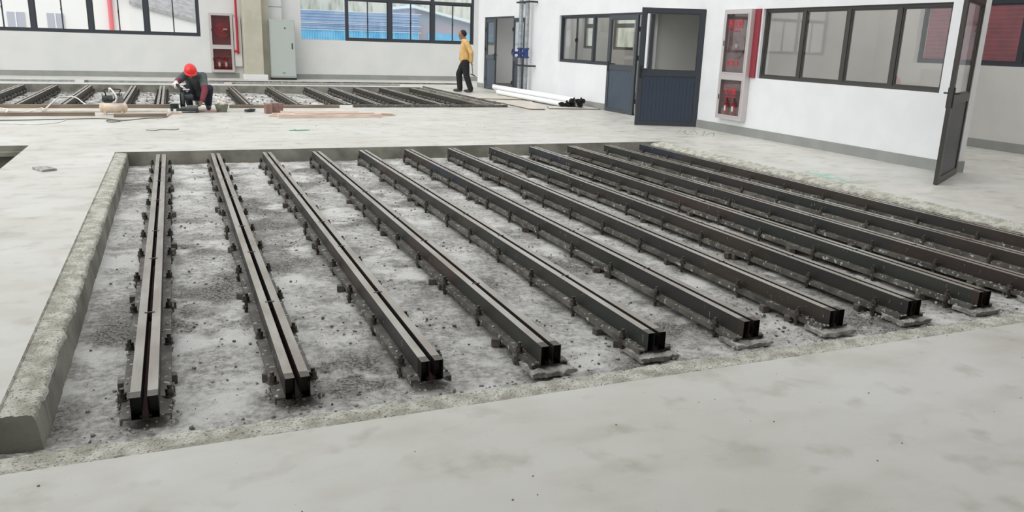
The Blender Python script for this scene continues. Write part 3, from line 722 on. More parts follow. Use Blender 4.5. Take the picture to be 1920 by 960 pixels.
# twin riser pipes with blue valves on the right wall
for yy_, lb in ((20.33, 'left galvanised riser pipe with blue valve beside the small double door'), (19.92, 'right galvanised riser pipe with blue valve beside the small double door')):
    t = thing('riser_pipe', lb, 'pipe', (XR-.16, yy_-.08, 0), 0, 'riser pipes with blue valves')
    bm = N(); cyl(bm, (0, 0, 0), (0, 0, .99), .055, n=16); cyl(bm, (0, 0, 1.25), (0, 0, 4.5), .055, n=16); obj('pipe', bm, M['galv'], t, False)
    bm = N()
    for z in (.99, 1.21): cyl(bm, (0, 0, z), (0, 0, z+.04), .08, n=18)
    cyl(bm, (0, 0, 1.03), (0, 0, 1.21), .058, .058, n=16); cyl(bm, (0, 0, 1.12), (-.17, 0, 1.12), .035, n=12)
    v = obj('valve', bm, M['blue'], t)
    bm = N(); cyl(bm, (-.17, 0, 1.12), (-.22, 0, 1.12), .012, n=8)
    tube(bm, [(-.21, .075*math.cos(2*PI*i/20), 1.12+.075*math.sin(2*PI*i/20)) for i in range(21)], .010, 6)
    for q in range(3): a = q*PI/3; cyl(bm, (-.21, .075*math.cos(a), 1.12+.075*math.sin(a)), (-.21, -.075*math.cos(a), 1.12-.075*math.sin(a)), .006, n=6)
    obj('handwheel', bm, M['blue'], v)
for z, lb in ((.80, 'lower dark steel pipe bracket on the right wall'), (2.40, 'upper dark steel pipe bracket on the right wall')):
    bm = N(); box(bm, XR-.24, XR-.222, 19.55, 20.42, z-.02, z+.02); box(bm, XR-.222, XR-.001, 19.55, 19.59, z-.02, z+.02); box(bm, XR-.222, XR-.001, 20.38, 20.42, z-.02, z+.02)
    tag(obj('pipe_bracket', bm, M['black']), lb+', clamping both riser pipes', 'bracket', 'pipe brackets')

# ---------------------------------------------------------------- things on the floor
def bar(name, label, cat, x0, x1, y, wd, h, m, rz=0, z=0, group=None, hollow=False):
    bm = N(); L = x1-x0; fs = box(bm, -L/2, L/2, -wd/2, wd/2, 0, h, bev=0 if hollow else .003)
    if hollow:
        for f in (fs[0], fs[1]):
            bmesh.ops.inset_individual(bm, faces=[f], thickness=.006)
            s = 1 if f.calc_center_median().x < 0 else -1
            for v in f.verts: v.co.x += s*.1
    o = obj(name, bm, m); o.location = ((x0+x1)/2, y, z); o.rotation_euler.z = rz
    return tag(o, label, cat, group)
bar('steel_channel', 'long pale steel channel lying far left below the back wall', 'steel bar', -6.2, -2.45, 24.55, .10, .05, M['galv'], 0, 0, 'steel bars along the back wall', True)
bar('steel_channel', 'long pale steel channel lying behind the squatting worker', 'steel bar', -2.2, 1.3, 24.4, .09, .05, M['galv'], -.01, 0, 'steel bars along the back wall', True)
bar('steel_channel', 'pale steel bar lying below the electrical cabinet, nearer the far pit', 'steel bar', 1.5, 6.3, 24.15, .07, .04, M['galv'], -.012, 0, 'steel bars along the back wall', True)
bar('steel_channel', 'thin dark steel bar lying closest to the back wall', 'steel bar', .3, 8.6, 25.1, .05, .04, M['flange'], -.01, 0, 'steel bars along the back wall', True)
bar('timber_beam', 'long brown timber lying along the near edge of the far pit, left part', 'timber', -4.6, -.05, 16.5, .10, .06, M['timber'], -.01)
bar('timber_beam', 'brown timber lying along the far pit edge behind the bucket', 'timber', .95, 3.05, 16.45, .10, .055, M['timber'])
bar('steel_edge_bar', 'grey-brown steel bar lying along the far pit edge right of the boards', 'steel bar', 3.35, 6.75, 16.55, .10, .05, M['flange'])
bar('timber_beam', 'brown timber lying on the floor at far left in front of the hose', 'timber', -4.4, -1.25, 14.98, .10, .055, M['timber'], .0)
bar('timber_beam', 'short brown timber lying between the compressor and the power socket', 'timber', -.95, -.15, 14.72, .10, .055, M['timber'], .02)
bar('pale_plank', 'wide pale plank lying behind the air compressor', 'plank', -4.5, .0, 15.75, .34, .03, M['ply'], -.005)

# plywood sheets
def sheet(label, pts, z0, th):
    bm = N(); a = [bm.verts.new((x, y, z0)) for x, y in pts]; b = [bm.verts.new((x, y, z0+th)) for x, y in pts]
    bm.faces.new(a[::-1]).material_index = 1; bm.faces.new(b)
    for i in range(4): bm.faces.new((a[i], a[(i+1) % 4], b[(i+1) % 4], b[i])).material_index = 1
    tag(obj('plywood_sheet', bm, [M['ply'], M['plyedge']]), label, 'plywood sheet', 'plywood sheets on the floor')
sheet('plywood sheet lying furthest back, beside the walking man', [(6.95, 18.9), (8.0, 18.6), (8.0, 19.85), (6.95, 20.0)], .0, .02)
sheet('plywood sheet lying nearest the viewer in front of the white pipes', [(7.02, 15.85), (7.35, 15.85), (7.95, 17.95), (7.0, 18.0)], .0, .022)
sheet('narrow brown sheet under the near ends of the white pipes', [(7.55, 16.05), (8.7, 15.85), (8.72, 16.9), (7.75, 16.6)], .0, .02)
bm = N(); box(bm, 6.79, 6.93, 17.35, 23.3, 0, .012); box(bm, 6.79, 6.80, 17.35, 23.3, .012, .05); tag(obj('steel_angle', bm, M['flange']), 'long dark steel angle lying along the right edge of the far pit', 'steel angle')

# stack of white pipes with black fittings
k = 0
plab = ['lying nearest the wall', 'second from the wall', 'in the middle of the bundle', 'second from the outer side', 'lying on the outer side of the bundle', 'on top, nearest the wall', 'on top, in the middle', 'on top, on the outer side']
for i in range(8):
    top = i >= 5; j = i-5 if top else i
    r = .048
    xn = 8.50-.115*j-(.0575 if top else 0); xf = 8.47-.118*j-(.059 if top else 0)
    z = .026+r+(.088 if top else 0); yn = 16.25+rnd.uniform(-.12, .2); yf = 21.7-.35*j+rnd.uniform(-.1, .1)
    t = thing('white_pipe', 'long white pipe with black end fitting, '+plab[i], 'pipe', (xn, yn, z), 0, 'bundle of white pipes by the right wall')
    bm = N(); cyl(bm, (0, 0, 0), (xf-xn, yf-yn, 0), r, n=18); obj('tube', bm, M['whitepipe'], t, False)
    bm = N(); cyl(bm, (0, -.03, 0), (0, .05, 0), r*1.12, n=14); cyl(bm, (0, -.07, 0), (0, -.03, 0), r*.55, n=10)
    a = rnd.uniform(0, PI); cyl(bm, (0, .0, 0), (math.cos(a)*.07, 0, abs(math.sin(a))*.075), .016, n=8); ball(bm, (math.cos(a)*.07, 0, abs(math.sin(a))*.075), .024, 8)
    obj('end_fitting', bm, M['black'], t)

# pinkish boards with reddish block
bz = [(1.62, 3.42, 14.40, .0, 'thick pinkish board lying nearest the viewer in the stack', .10, .07, 0), (1.50, 3.75, 14.68, 0, 'pinkish board with protruding right end behind the front board', .09, .035, .01),
      (1.55, 3.70, 14.68, .037, 'thin pinkish board on top of the stack middle', .07, .02, -.02), (1.60, 3.6, 14.88, 0, 'pinkish board lying second from the rear of the stack', .09, .04, .03),
      (1.75, 3.15, 15.15, 0, 'pale warped board at the rear of the stack', .10, .05, -.04), (1.9, 3.3, 14.42, .072, 'thin pinkish strip lying on the thick front board', .06, .015, 0)]
for x0, x1, y, z, lb, wd, h, rz in bz:
    bar('pinkish_board', lb, 'board', x0, x1, y, wd, h, M['pink'], rz, z, 'pinkish boards stacked on the floor')
t = thing('corner_block', 'upright reddish-brown corner block standing at the left end of the pinkish boards', 'block', (1.62, 15.35, 0), .1)
bm = N(); box(bm, -.13, -.02, -.15, .05, 0, .17, bev=.004); obj('left_plate', bm, M['redwood'], t)
bm = N(); box(bm, -.02, .19, -.06, .05, 0, .18, bev=.004); obj('right_plate', bm, M['redwood'], t)
bm = N(); rs = random.Random(5); pts = [(1.18+.14*rs.random()+.05*math.sin(i), 15.65+.18*math.cos(i*1.3)*rs.random(), .018+.02*rs.random()) for i in range(26)]
tube(bm, spline(pts, 4), .012, 6); tag(obj('cable_tangle', bm, M['black'], None, True), 'small tangle of black cable on the floor left of the reddish-brown block', 'cable')
# bucket with bag
t = thing('mortar_bucket', 'small grey cement-stained bucket right of the squatting worker', 'bucket', (.77, 15.62, 0))
bm = N(); n = 24
prof_b = [(.085, 0), (.12, .13), (.125, .135), (.115, .135), (.082, .012)]
rings = [[bm.verts.new((r*math.cos(2*PI*i/n), r*math.sin(2*PI*i/n), z)) for i in range(n)] for r, z in prof_b]
for a, b in zip(rings, rings[1:]):
    for i in range(n): bm.faces.new((a[i], a[(i+1) % n], b[(i+1) % n], b[i]))
bm.faces.new(rings[0][::-1]); bm.faces.new(rings[-1]); obj('body', bm, M['bucket'], t, True)
bm = N(); lump(bm, (0, 0, 0), .1, 3, flat=.9); lump(bm, (.05, .02, .08), .06, 5, flat=1.2); lump(bm, (-.05, 0, .04), .06, 8)
bmesh.ops.subdivide_edges(bm, edges=bm.edges, cuts=2, use_grid_fill=True)
for v in bm.verts: v.co += noise.noise_vector(v.co*25)*.015
o = obj('plastic_bag', bm, M['bag'], None, True); o.location = (.78, 15.62, .13); tag(o, 'crumpled pale plastic bag stuffed in the grey bucket', 'bag')

# air compressor
t = thing('air_compressor', 'small air compressor with orange-beige tank at the edge of the far pit', 'air compressor', (-.97, 15.15, 0))
bm = N(); cyl(bm, (-.17, 0, .115), (.17, 0, .115), .085, n=22); ball(bm, (-.17, 0, .115), .085, 20, (.55, 1, 1)); ball(bm, (.17, 0, .115), .085, 20, (.55, 1, 1)); obj('tank', bm, M['tank'], t, True)
for sx_ in (-.13, .13):
    for sy_ in (-.06, .06):
        bm = N(); box(bm, sx_-.02, sx_+.02, sy_-.012, sy_+.012, 0, .06); obj('foot', bm, M['tank'], t)
bm = N(); cyl(bm, (-.16, .02, .265), (.0, .02, .265), .055, n=18); box(bm, -.12, -.02, -.03, .07, .19, .23); obj('motor', bm, M['sawdark'], t)
bm = N(); box(bm, .02, .16, -.03, .08, .195, .30, bev=.01); cyl(bm, (.05, .02, .30), (.05, .02, .35), .035, n=14); cyl(bm, (.12, .02, .30), (.12, .02, .34), .03, n=14); obj('pump_head', bm, M['sawgrey'], t)
bm = N(); tube(bm, spline([(-.13, 0, .20), (-.1, 0, .33), (-.12, .0, .41), (.0, 0, .42), (.13, 0, .41), (.1, 0, .33), (.15, 0, .2)], 5), .011, 8); obj('carry_handle', bm, M['black'], t, True)
bm = N(); cyl(bm, (.03, -.07, .20), (.03, -.07, .24), .01, n=8); cyl(bm, (.03, -.085, .25), (.03, -.06, .25), .024, n=14); obj('gauge', bm, M['black'], t)
def hose(name, label, cat, pts, r, m, k=10):
    bm = N(); tube(bm, spline(pts, k), r, 8); tag(obj(name, bm, M[m], None, True), label, cat)
hose('air_hose', 'cream air hose rising over the compressor and down to its tank', 'hose', [(-.93, 15.02, .215), (-.90, 14.98, .30), (-.95, 15.0, .40), (-1.0, 15.05, .44), (-1.02, 15.3, .35)], .014, 'hose')
hose('air_hose', 'white air hose looping over the timbers at far left to the rails', 'hose',
     [(-4.2, 16.4, .01), (-2.75, 15.9, .045), (-2.55, 15.3, .02), (-2.3, 15.45, .02), (-2.13, 15.9, .045), (-2.1, 15.5, .02), (-2.4, 15.2, .02), (-2.9, 15.2, .02)], .011, 'hose')
hose('air_hose', 'white air hose crossing the far-pit rails behind the compressor', 'hose',
     [(-2.05, 15.2, .07), (-2.05, 15.75, .05), (-2.05, 16.5, .08), (-2.15, 17.6, .02), (-2.2, 18.8, .01), (-2.05, 19.1, .01), (-1.85, 18.6, .02), (-1.6, 17.7, -.05), (-1.35, 17.5, -.12)], .011, 'hose')
hose('electric_cord', 'thin white cord curving over the floor at far left', 'cord', [(-3.5, 13.7, .008), (-2.4, 13.75, .008), (-1.9, 13.6, .008), (-1.65, 13.9, .008), (-1.6, 14.25, .008)], .007, 'hose')
hose('power_cable', 'thin grey power cable running along the floor to the socket', 'cable',
     [(-4.5, 14.35, .008), (-2.5, 14.22, .008), (-1.65, 14.33, .008), (-1.15, 14.40, .008), (-.9, 14.2, .008), (-.82, 13.95, .008), (-.95, 13.85, .008), (-1.0, 14.0, .02), (-.75, 14.1, .008), (-.45, 14.4, .008), (-.2, 14.5, .008), (-.12, 14.85, .012), (-.06, 15.1, .03)], .0075, 'cable')
hose('power_cable', 'short loop of grey cable lying in front of the squatting worker', 'cable', [(-.42, 12.7, .006), (-.3, 12.62, .006), (-.22, 12.75, .006), (-.05, 12.7, .006), (.02, 12.8, .006)], .005, 'cable')
t = thing('power_socket', 'pale multi-way power socket with plugs on the floor left of the saw', 'socket', (-.04, 15.2, 0), .2)
bm = N(); box(bm, -.13, .13, -.035, .035, 0, .045, bev=.006); obj('body', bm, M['tank'], t)
for q in (-.07, .02): bm = N(); box(bm, q-.02, q+.02, -.02, .02, .045, .085, bev=.004); obj('plug', bm, M['white'], t)
# small bits
bm = N(); box(bm, -.07, .07, -.12, .12, 0, .022, bev=.003); o = obj('concrete_offcut', bm, M['mortar']); o.location = (-1.27, 9.2, 0); o.rotation_euler.z = .5; tag(o, 'small grey flat offcut lying alone left of the near pit', 'offcut')
bm = N()
for q in range(9):
    a = rnd.uniform(-.5, .5); x, y = 1.55+.028*q, 12.45+rnd.uniform(-.04, .04); cyl(bm, (x, y, .006), (x+.09*math.cos(a), y+.09*math.sin(a), .006+rnd.random()*.012), .006, .003, n=5)
tag(obj('green_scrap', bm, M['green']), 'small green plastic scrap on the floor between the two pits', 'scrap')
bm = N(); rs = random.Random(9)
for q in range(70):
    a = rs.gauss(-.9, .5); x, y = 6.86+rs.gauss(0, .10)+.02, 7.1+rs.gauss(0, .26); x = max(x, 6.83); L = rs.uniform(.04, .16)
    cyl(bm, (x, y, .003), (max(x+L*math.cos(a), 6.82), y+L*math.sin(a), .004), .002, .0015, n=4)
tag(obj('mint_shreds', bm, M['mint']), 'pale mint-green plastic shreds on the floor by the right edge of the near pit', 'shreds', kind='stuff')

# chop saw
t = thing('chop_saw', 'dark abrasive chop saw on the floor in front of the squatting worker', 'saw', (.13, 15.52, 0))
bm = N(); box(bm, -.23, .24, -.13, .13, .03, .07, bev=.006); box(bm, -.23, -.19, -.13, .13, 0, .03); box(bm, .20, .24, -.13, .13, 0, .03); box(bm, -.22, -.08, .03, .07, .07, .15); obj('base', bm, M['sawdark'], t)
bm = N(); box(bm, .06, .22, -.09, -.05, .07, .13, bev=.004); box(bm, -.04, .10, -.10, -.07, .07, .11, bev=.004); cyl(bm, (.1, -.06, .10), (.24, -.06, .10), .012, n=8); obj('vice', bm, M['sawgrey'], t)
bm = N(); cyl(bm, (-.035, .0, .235), (.01, .0, .235), .125, n=30); box(bm, -.05, .03, -.02, .10, .07, .40, bev=.012); tube(bm, [(.0, .04, .36), (-.04, .03, .44), (-.08, .03, .47)], .03, 8); obj('wheel_guard', bm, M['sawdark'], t)
bm = N(); cyl(bm, (-.055, -.0, .21), (-.050, -.0, .21), .115, n=30); obj('cutting_disc', bm, M['sawgrey'], t)
bm = N(); cyl(bm, (.01, .02, .27), (.15, .02, .27), .055, n=18); cyl(bm, (.15, .02, .27), (.17, .02, .27), .045, .03, n=18); obj('motor', bm, M['sawdark'], t)
bm = N(); tube(bm, spline([(0, .0, .30), (-.03, -.02, .40), (-.05, .02, .46), (-.10, .03, .485)], 6), .020, 10); obj('grip', bm, M['black'], t, True)
bm = N(); box(bm, .0, .12, -.04, .04, .385, .41, bev=.01); tube(bm, spline([(.08, .02, .36), (.02, -.01, .43), (-.04, .02, .455)], 5), .018, 8); obj('pale_top_guard', bm, M['silver'], t)
# leaning timber and foot plate beside worker
bm = N(); box(bm, -.16, .16, -.05, .05, 0, .03, bev=.003); o = obj('wood_offcut', bm, M['redwood']); o.location = (.52, 15.52, 0); o.rotation_euler.z = -.1; tag(o, 'reddish wood offcut by the right foot of the squatting worker', 'offcut')

# ---------------------------------------------------------------- people
def limb(bm, pts, rs, n=14, flat=(1, 1)):
    pts = [Vector(p) for p in pts]
    for a, b, r0, r1 in zip(pts, pts[1:], rs, rs[1:]):
        cyl(bm, a, b, r0, r1, n=n)
    for p, r in zip(pts, rs): ball(bm, p, r, n)
def torso(bm, rings, n=20):
    """rings: (centre, rx, ry, across-vector, tilt-forward) lofted"""
    R = []
    for c, rx, ry, ax, up in rings:
        c = Vector(c); ax = Vector(ax).normalized(); up = Vector(up).normalized(); fr_ = up.cross(ax).normalized()
        R.append([bm.verts.new(c + ax*rx*math.cos(2*PI*i/n) + fr_*ry*math.sin(2*PI*i/n)) for i in range(n)])
    for a, b in zip(R, R[1:]):
        for i in range(n): bm.faces.new((a[i], a[(i+1) % n], b[(i+1) % n], b[i]))
    bm.faces.new(R[0][::-1]); bm.faces.new(R[-1])
def fuse(name, bm, m, parent, voxel=.011, smooth_it=3):
    bmesh.ops.recalc_face_normals(bm, faces=bm.faces)
    me = bpy.data.meshes.new(name+'_raw'); bm.to_mesh(me); bm.free()
    o = bpy.data.objects.new(name, me); COL.objects.link(o)
    r = o.modifiers.new('r', 'REMESH'); r.mode = 'VOXEL'; r.voxel_size = voxel
    s = o.modifiers.new('s', 'SMOOTH'); s.iterations = smooth_it; s.factor = .5
    bpy.context.view_layer.update()
    me2 = bpy.data.meshes.new_from_object(o.evaluated_get(bpy.context.evaluated_depsgraph_get())); me2.name = name
    bpy.data.objects.remove(o); bpy.data.meshes.remove(me)
    return link(name, me2, m, parent, True)
def head_at(bm, c, face, up, r=.1):
    """skull, jaw, nose, ears; face = unit vector the face looks along"""
    c = Vector(c); face = Vector(face).normalized(); up = Vector(up).normalized(); side = face.cross(up).normalized(); up = side.cross(face).normalized()
    q = Matrix((side, face, up)).transposed().to_quaternion()
    ball(bm, c+up*.02, r, 20, (.78, .95, 1.0), rot=q); ball(bm, c+face*r*.28-up*r*.5, r*.66, 16, (.85, .9, .95), rot=q)
    ball(bm, c+face*r*.98-up*r*.18, r*.17, 8, (.8, 1.1, 1.3), rot=q)
    ball(bm, c+face*r*.84-up*r*.62, r*.16, 8, (1.7, .6, .5), rot=q); ball(bm, c+face*r*.75-up*r*.95, r*.24, 8, rot=q)
    for s in (-1, 1):
        ball(bm, c+side*s*r*.80-up*r*.12-face*r*.05, r*.2, 8, (.4, .8, 1.3), rot=q)
        ball(bm, c+face*r*.80+side*s*r*.34+up*r*.16, r*.14, 8, (1.5, .6, .6), rot=q)
    return side, up, q
def hand_on(bm, wrist, direction, palm_n, s=1, curl=.5):
    """palm and five separate curled fingers"""
    w_ = Vector(wrist); d = Vector(direction).normalized(); n_ = Vector(palm_n).normalized(); sd = d.cross(n_).normalized(); n_ = sd.cross(d).normalized()
    q = Matrix((sd, d, n_)).transposed().to_quaternion()
    ball(bm, w_+d*.045*s, .044*s, 12, (.92, 1.05, .42), rot=q)
    for i, (off, ln) in enumerate(((-.030, .072), (-.010, .082), (.011, .077), (.030, .060))):
        p0 = w_+d*.080*s+sd*off*s; a1 = curl*.7; a2 = curl*1.8
        p1 = p0+(d*math.cos(a1)+n_*math.sin(a1))*ln*.45*s; p2 = p1+(d*math.cos(a2)+n_*math.sin(a2))*ln*.55*s
        limb(bm, [p0, p1, p2], [.0095*s, .0088*s, .0075*s], 8)
    p0 = w_+d*.03*s-sd*.036*s; p1 = p0+(d*.5-sd*.75+n_*.4).normalized()*.036*s; p2 = p1+(d*.8+n_*.5+sd*.1).normalized()*.03*s
    limb(bm, [p0, p1, p2], [.0115*s, .0105*s, .009*s], 8)

# walking man, facing left
mn = thing('person', 'person in a yellow jacket and black trousers walking left, holding a hammer', 'person', (7.45, 21.40, 0))
F = Vector((-.93, .37, 0)); A = Vector((.37, .93, 0))       # facing, and across (his right, away from the camera)
def W(f, a, z): return F*f + A*a + Vector((0, 0, z))
hipN, hipR = W(.0, -.09, .86), W(.0, .09, .86)
kneeF, ankF = W(.17, .09, .49), W(.14, .10, .09)            # leading leg (his right)
kneeB, ankB = W(-.04, -.09, .47), W(-.16, -.09, .09)        # trailing leg (his left)
shN, shR = W(-.03, -.185, 1.33), W(.02, .185, 1.34)
elN, wrN = W(-.17, -.23, 1.06), W(-.17, -.15, .84)
elR, wrR = W(.0, .25, 1.06), W(.14, .20, .90)
hc = W(.09, 0, 1.535)
bm = N(); side, upv, q = head_at(bm, hc, F+Vector((0, -.10, -.12)), (0, 0, 1), .103)
limb(bm, [W(.02, 0, 1.35), W(.05, 0, 1.47)], [.062, .055])
torso(bm, [(W(0, 0, .82), .13, .09, A, (0, 0, 1)), (W(.0, 0, 1.0), .13, .085, A, (0, 0, 1)), (W(.0, 0, 1.25), .16, .10, A, (0, 0, 1)), (W(.01, 0, 1.37), .12, .07, A, (0, 0, 1))])
for h_, k_, a_ in ((hipN, kneeB, ankB), (hipR, kneeF, ankF)): limb(bm, [h_, k_, a_], [.078, .052, .036]); limb(bm, [a_+Vector((0, 0, -.05)), a_+F*.12+Vector((0, 0, -.06))], [.03, .024])
for s_, e_, w_ in ((shN, elN, wrN), (shR, elR, wrR)): limb(bm, [s_, e_, w_], [.048, .038, .026])
hand_on(bm, wrN, (0.05, 0, -1), -F, 1.0, 1.15); hand_on(bm, wrR, (-.1, 0, -1), -F, 1.0, .5)
fuse('body', bm, M['skin'], mn, .0085)
bm = N(); torso(bm, [(W(.0, 0, .79), .18, .148, A, (0, 0, 1)), (W(.01, 0, .93), .188, .158, A, (0, 0, 1)), (W(.01, 0, 1.10), .185, .152, A, (0, 0, 1)), (W(.0, 0, 1.26), .195, .142, A, (0, 0, 1)), (W(.01, 0, 1.36), .165, .10, A, (0, 0, 1)), (W(.03, 0, 1.43), .075, .07, A, (0, 0, 1))])
limb(bm, [shN, elN, wrN+Vector((0, 0, .01))], [.078, .066, .052]); limb(bm, [shR, elR, wrR+Vector((0, 0, .01))], [.078, .066, .052])
fuse('jacket', bm, M['yellow'], mn, .012, 4)
bm = N(); torso(bm, [(W(0, 0, .70), .14, .10, A, (0, 0, 1)), (W(0, 0, .88), .152, .108, A, (0, 0, 1))])
for h_, k_, a_ in ((hipN, kneeB, ankB), (hipR, kneeF, ankF)): limb(bm, [h_+Vector((0, 0, -.04)), (h_+k_)/2, k_, (k_+a_)/2, a_+Vector((0, 0, .02))], [.118, .105, .090, .080, .078])
fuse('trousers', bm, M['blackcloth'], mn, .012, 3)
for a_, d_ in ((ankF, 0), (ankB, 0)):
    bm = N(); qf = Matrix((A, F, Vector((0, 0, 1)))).transposed().to_quaternion()
    c = a_+F*.06; c.z = .045; ball(bm, c, .1, 16, (.45, 1.35, .44), rot=qf); c2 = a_+F*-.01; c2.z = .06; ball(bm, c2, .055, 12, (.85, 1, 1), rot=qf)
    for v in bm.verts: v.co.z = max(v.co.z, .002)
    obj('shoe', bm, M['shoe'], mn, True)
bm = N(); ball(bm, hc+Vector((0, 0, .035))-F*.018, .108, 20, (.82, .95, .93), rot=q)
for v in list(bm.verts):
    p = v.co-hc
    if p.dot(F) > .045 and p.z < .065: v.co -= F*.05
    if p.z < -.05: v.co.z = hc.z-.05
fuse('hair', bm, M['hair'], mn, .010, 2)
t = thing('hammer', 'claw hammer hanging from the hand of the walking person', 'hammer', tuple(Vector((7.45, 21.40, 0))+wrN+Vector((0.0, 0, -.09))-F*.015))
bm = N(); cyl(bm, (0, 0, .05), (.035, 0, -.26), .011, .010, n=10); obj('hammer_handle', bm, M['flange'], t)
bm = N(); cyl(bm, (-.03, 0, -.245), (.05, 0, -.275), .016, n=10); tube(bm, spline([(.04, 0, -.27), (.08, 0, -.285), (.11, 0, -.31)], 4), [.014]*8+[.006], 8); obj('hammer_head', bm, M['boltm'], t)

# squatting worker facing the viewer
wk = thing('person', 'person in a red helmet and grey jacket squatting over a chop saw', 'person', (.36, 15.98, 0))
def P(x, y, z): return Vector((x-.36, y-15.98, z))
hipL, hipR_ = P(.30, 16.22, .27), P(.52, 16.22, .27)
knL, knR = P(.20, 15.80, .40), P(.585, 15.83, .40)
anL, anR = P(.24, 16.0, .08), P(.56, 16.02, .08)
sL, sR = P(.20, 15.98, .62), P(.49, 15.98, .61)
eL, wL = P(.07, 15.86, .53), P(.035, 15.66, .515)
eR, wR = P(.51, 15.78, .37), P(.44, 15.62, .19)
hd = P(.29, 15.84, .715)
bm = N(); sd_, up_, qh = head_at(bm, hd, (-.12, -.72, -.68), (-.05, -.5, .85), .10)
limb(bm, [P(.34, 15.99, .62), P(.31, 15.90, .67)], [.058, .052])
torso(bm, [(P(.41, 16.24, .27), .14, .10, (1, 0, 0), (0, -.4, 1)), (P(.38, 16.14, .45), .13, .09, (1, 0, 0), (0, -.5, 1)), (P(.35, 16.02, .60), .14, .09, (1, 0, 0), (0, -.6, 1))])
for h_, k_, a_ in ((hipL, knL, anL), (hipR_, knR, anR)): limb(bm, [h_, k_, a_], [.075, .05, .036]); limb(bm, [a_+Vector((0, 0, -.04)), a_+Vector((0, -.12, -.05))], [.03, .024])
for s_, e_, w_ in ((sL, eL, wL), (sR, eR, wR)): limb(bm, [s_, e_, w_], [.046, .037, .026])
hand_on(bm, wR, (-.3, -.5, -.8), (-.8, 0, .2), .95, .7)
fuse('body', bm, M['skin'], wk, .0085)
bm = N(); hand_on(bm, wL, (-.05, -.9, -.35), (0, -.3, -1), 1.08, 1.0); limb(bm, [wL+Vector((0, .03, 0)), wL-Vector((0, .02, 0))], [.034, .034]); fuse('glove', bm, M['glove'], wk, .008, 1)
bm = N(); torso(bm, [(P(.42, 16.27, .24), .175, .13, (1, 0, 0), (0, -.4, 1)), (P(.39, 16.18, .40), .17, .13, (1, 0, 0), (0, -.5, 1)), (P(.365, 16.09, .53), .185, .125, (1, 0, 0), (0, -.6, 1)), (P(.35, 16.0, .63), .165, .10, (1, 0, 0), (0, -.8, 1)), (P(.335, 15.93, .665), .08, .07, (1, 0, 0), (0, -.8, 1))])
mL = (sL+eL)/2; mR = sR.lerp(eR, .75)
limb(bm, [sL, mL, eL.lerp(sL, .1)], [.078, .068, .06]); limb(bm, [sR, mR], [.08, .066])
fuse('jacket', bm, M['greyjacket'], wk, .012, 4)
bm = N(); limb(bm, [eL.lerp(sL, .15), eL, wL.lerp(eL, .12)], [.060, .060, .044]); fuse('sleeve', bm, M['maroon'], wk, .012, 3)
bm = N(); limb(bm, [eR.lerp(sR, .25), eR, wR.lerp(eR, .10)], [.066, .060, .046]); fuse('sleeve', bm, M['maroon'], wk, .012, 3)
bm = N(); torso(bm, [(P(.41, 16.26, .17), .16, .12, (1, 0, 0), (0, -.2, 1)), (P(.41, 16.24, .30), .165, .125, (1, 0, 0), (0, -.4, 1))])
for h_, k_, a_ in ((hipL, knL, anL), (hipR_, knR, anR)): limb(bm, [h_, h_.lerp(k_, .5), k_, a_.lerp(k_, .5), a_+Vector((0, 0, .02))], [.1, .088, .074, .066, .06])
fuse('trousers', bm, M['navy'], wk, .012, 3)
for a_ in (anL, anR):
    bm = N(); c = a_+Vector((0, -.06, 0)); c.z = .045; ball(bm, c, .1, 16, (.46, 1.35, .44))
    for v in bm.verts: v.co.z = max(v.co.z, .002)
    obj('shoe', bm, M['shoe'], wk, True)
bm = N(); upn = Vector((-.08, -.52, .85)).normalized(); hcn = hd+upn*.015
g = bmesh.ops.create_uvsphere(bm, u_segments=32, v_segments=18, radius=.106)
for v in list(bm.verts):
    if v.co.z < -.02: bm.verts.remove(v)
for v in bm.verts:
    v.co.y *= 1.2
    if abs(v.co.x) < .016 and v.co.z > .03: v.co *= 1.035
es = [e for e in bm.edges if e.is_boundary]
ex = bmesh.ops.extrude_edge_only(bm, edges=es)
for v in [x for x in ex['geom'] if isinstance(x, bmesh.types.BMVert)]:
    v.co.x *= 1.09; v.co.y = v.co.y*1.09-(.03 if v.co.y < -.05 else 0); v.co.z -= .006
qx = Matrix((Vector((1, 0, 0)), upn.cross(Vector((1, 0, 0))).normalized(), upn)).transposed()
for v in bm.verts: v.co = qx @ v.co + hcn
bmesh.ops.solidify(bm, geom=bm.faces[:], thickness=.004)
hm = obj('hard_hat', bm, M['helmet'], wk, True)

# ---------------------------------------------------------------- outside the windows
bm = N(); box(bm, -70, 90, 27.7, 120, -.4, -.3); box(bm, 12.05, 90, -20, 27.7, -.4, -.3); struct('yard_ground', bm, M['ground'])
t = thing('white_building', 'overexposed white building with small windows outside the left back window', 'building', (0, 38, -.3))
bm = N(); box(bm, -26, -1.45, 0, 8, 0, 9); obj('wall', bm, M['exwhite'], t)
for x in (-8.6, -5.6, -4.22, -9.9):
    bm = N(); box(bm, x-.30, x+.30, -.05, -.001, 1.65, 2.22); w_ = obj('window', bm, M['exwin'], t)
    bm = N(); box(bm, x-.02, x+.02, -.07, -.05, 1.65, 2.22); obj('window_bar', bm, M['exwhite'], w_)
bm = N(); cyl(bm, (-2.2, 37.9, -.3), (-2.2, 37.9, 7), .09, n=12); tag(obj('red_downpipe', bm, mat('faded_red', rgb(232, 120, 128), .6)), 'faded red downpipe on the white building outside the left back window', 'pipe')
t = thing('lean_to_shed', 'pale lean-to shed with grey corrugated roof seen through the left back window', 'shed', (0, 36, -.3))
bm = N(); v = [bm.verts.new(p) for p in ((-1.38, .1, 0), (3.1, .1, 0), (3.1, .1, 1.6), (-1.38, .1, 2.68), (-1.38, 1.9, 0), (3.1, 1.9, 0), (3.1, 1.9, 1.6), (-1.38, 1.9, 2.68))]
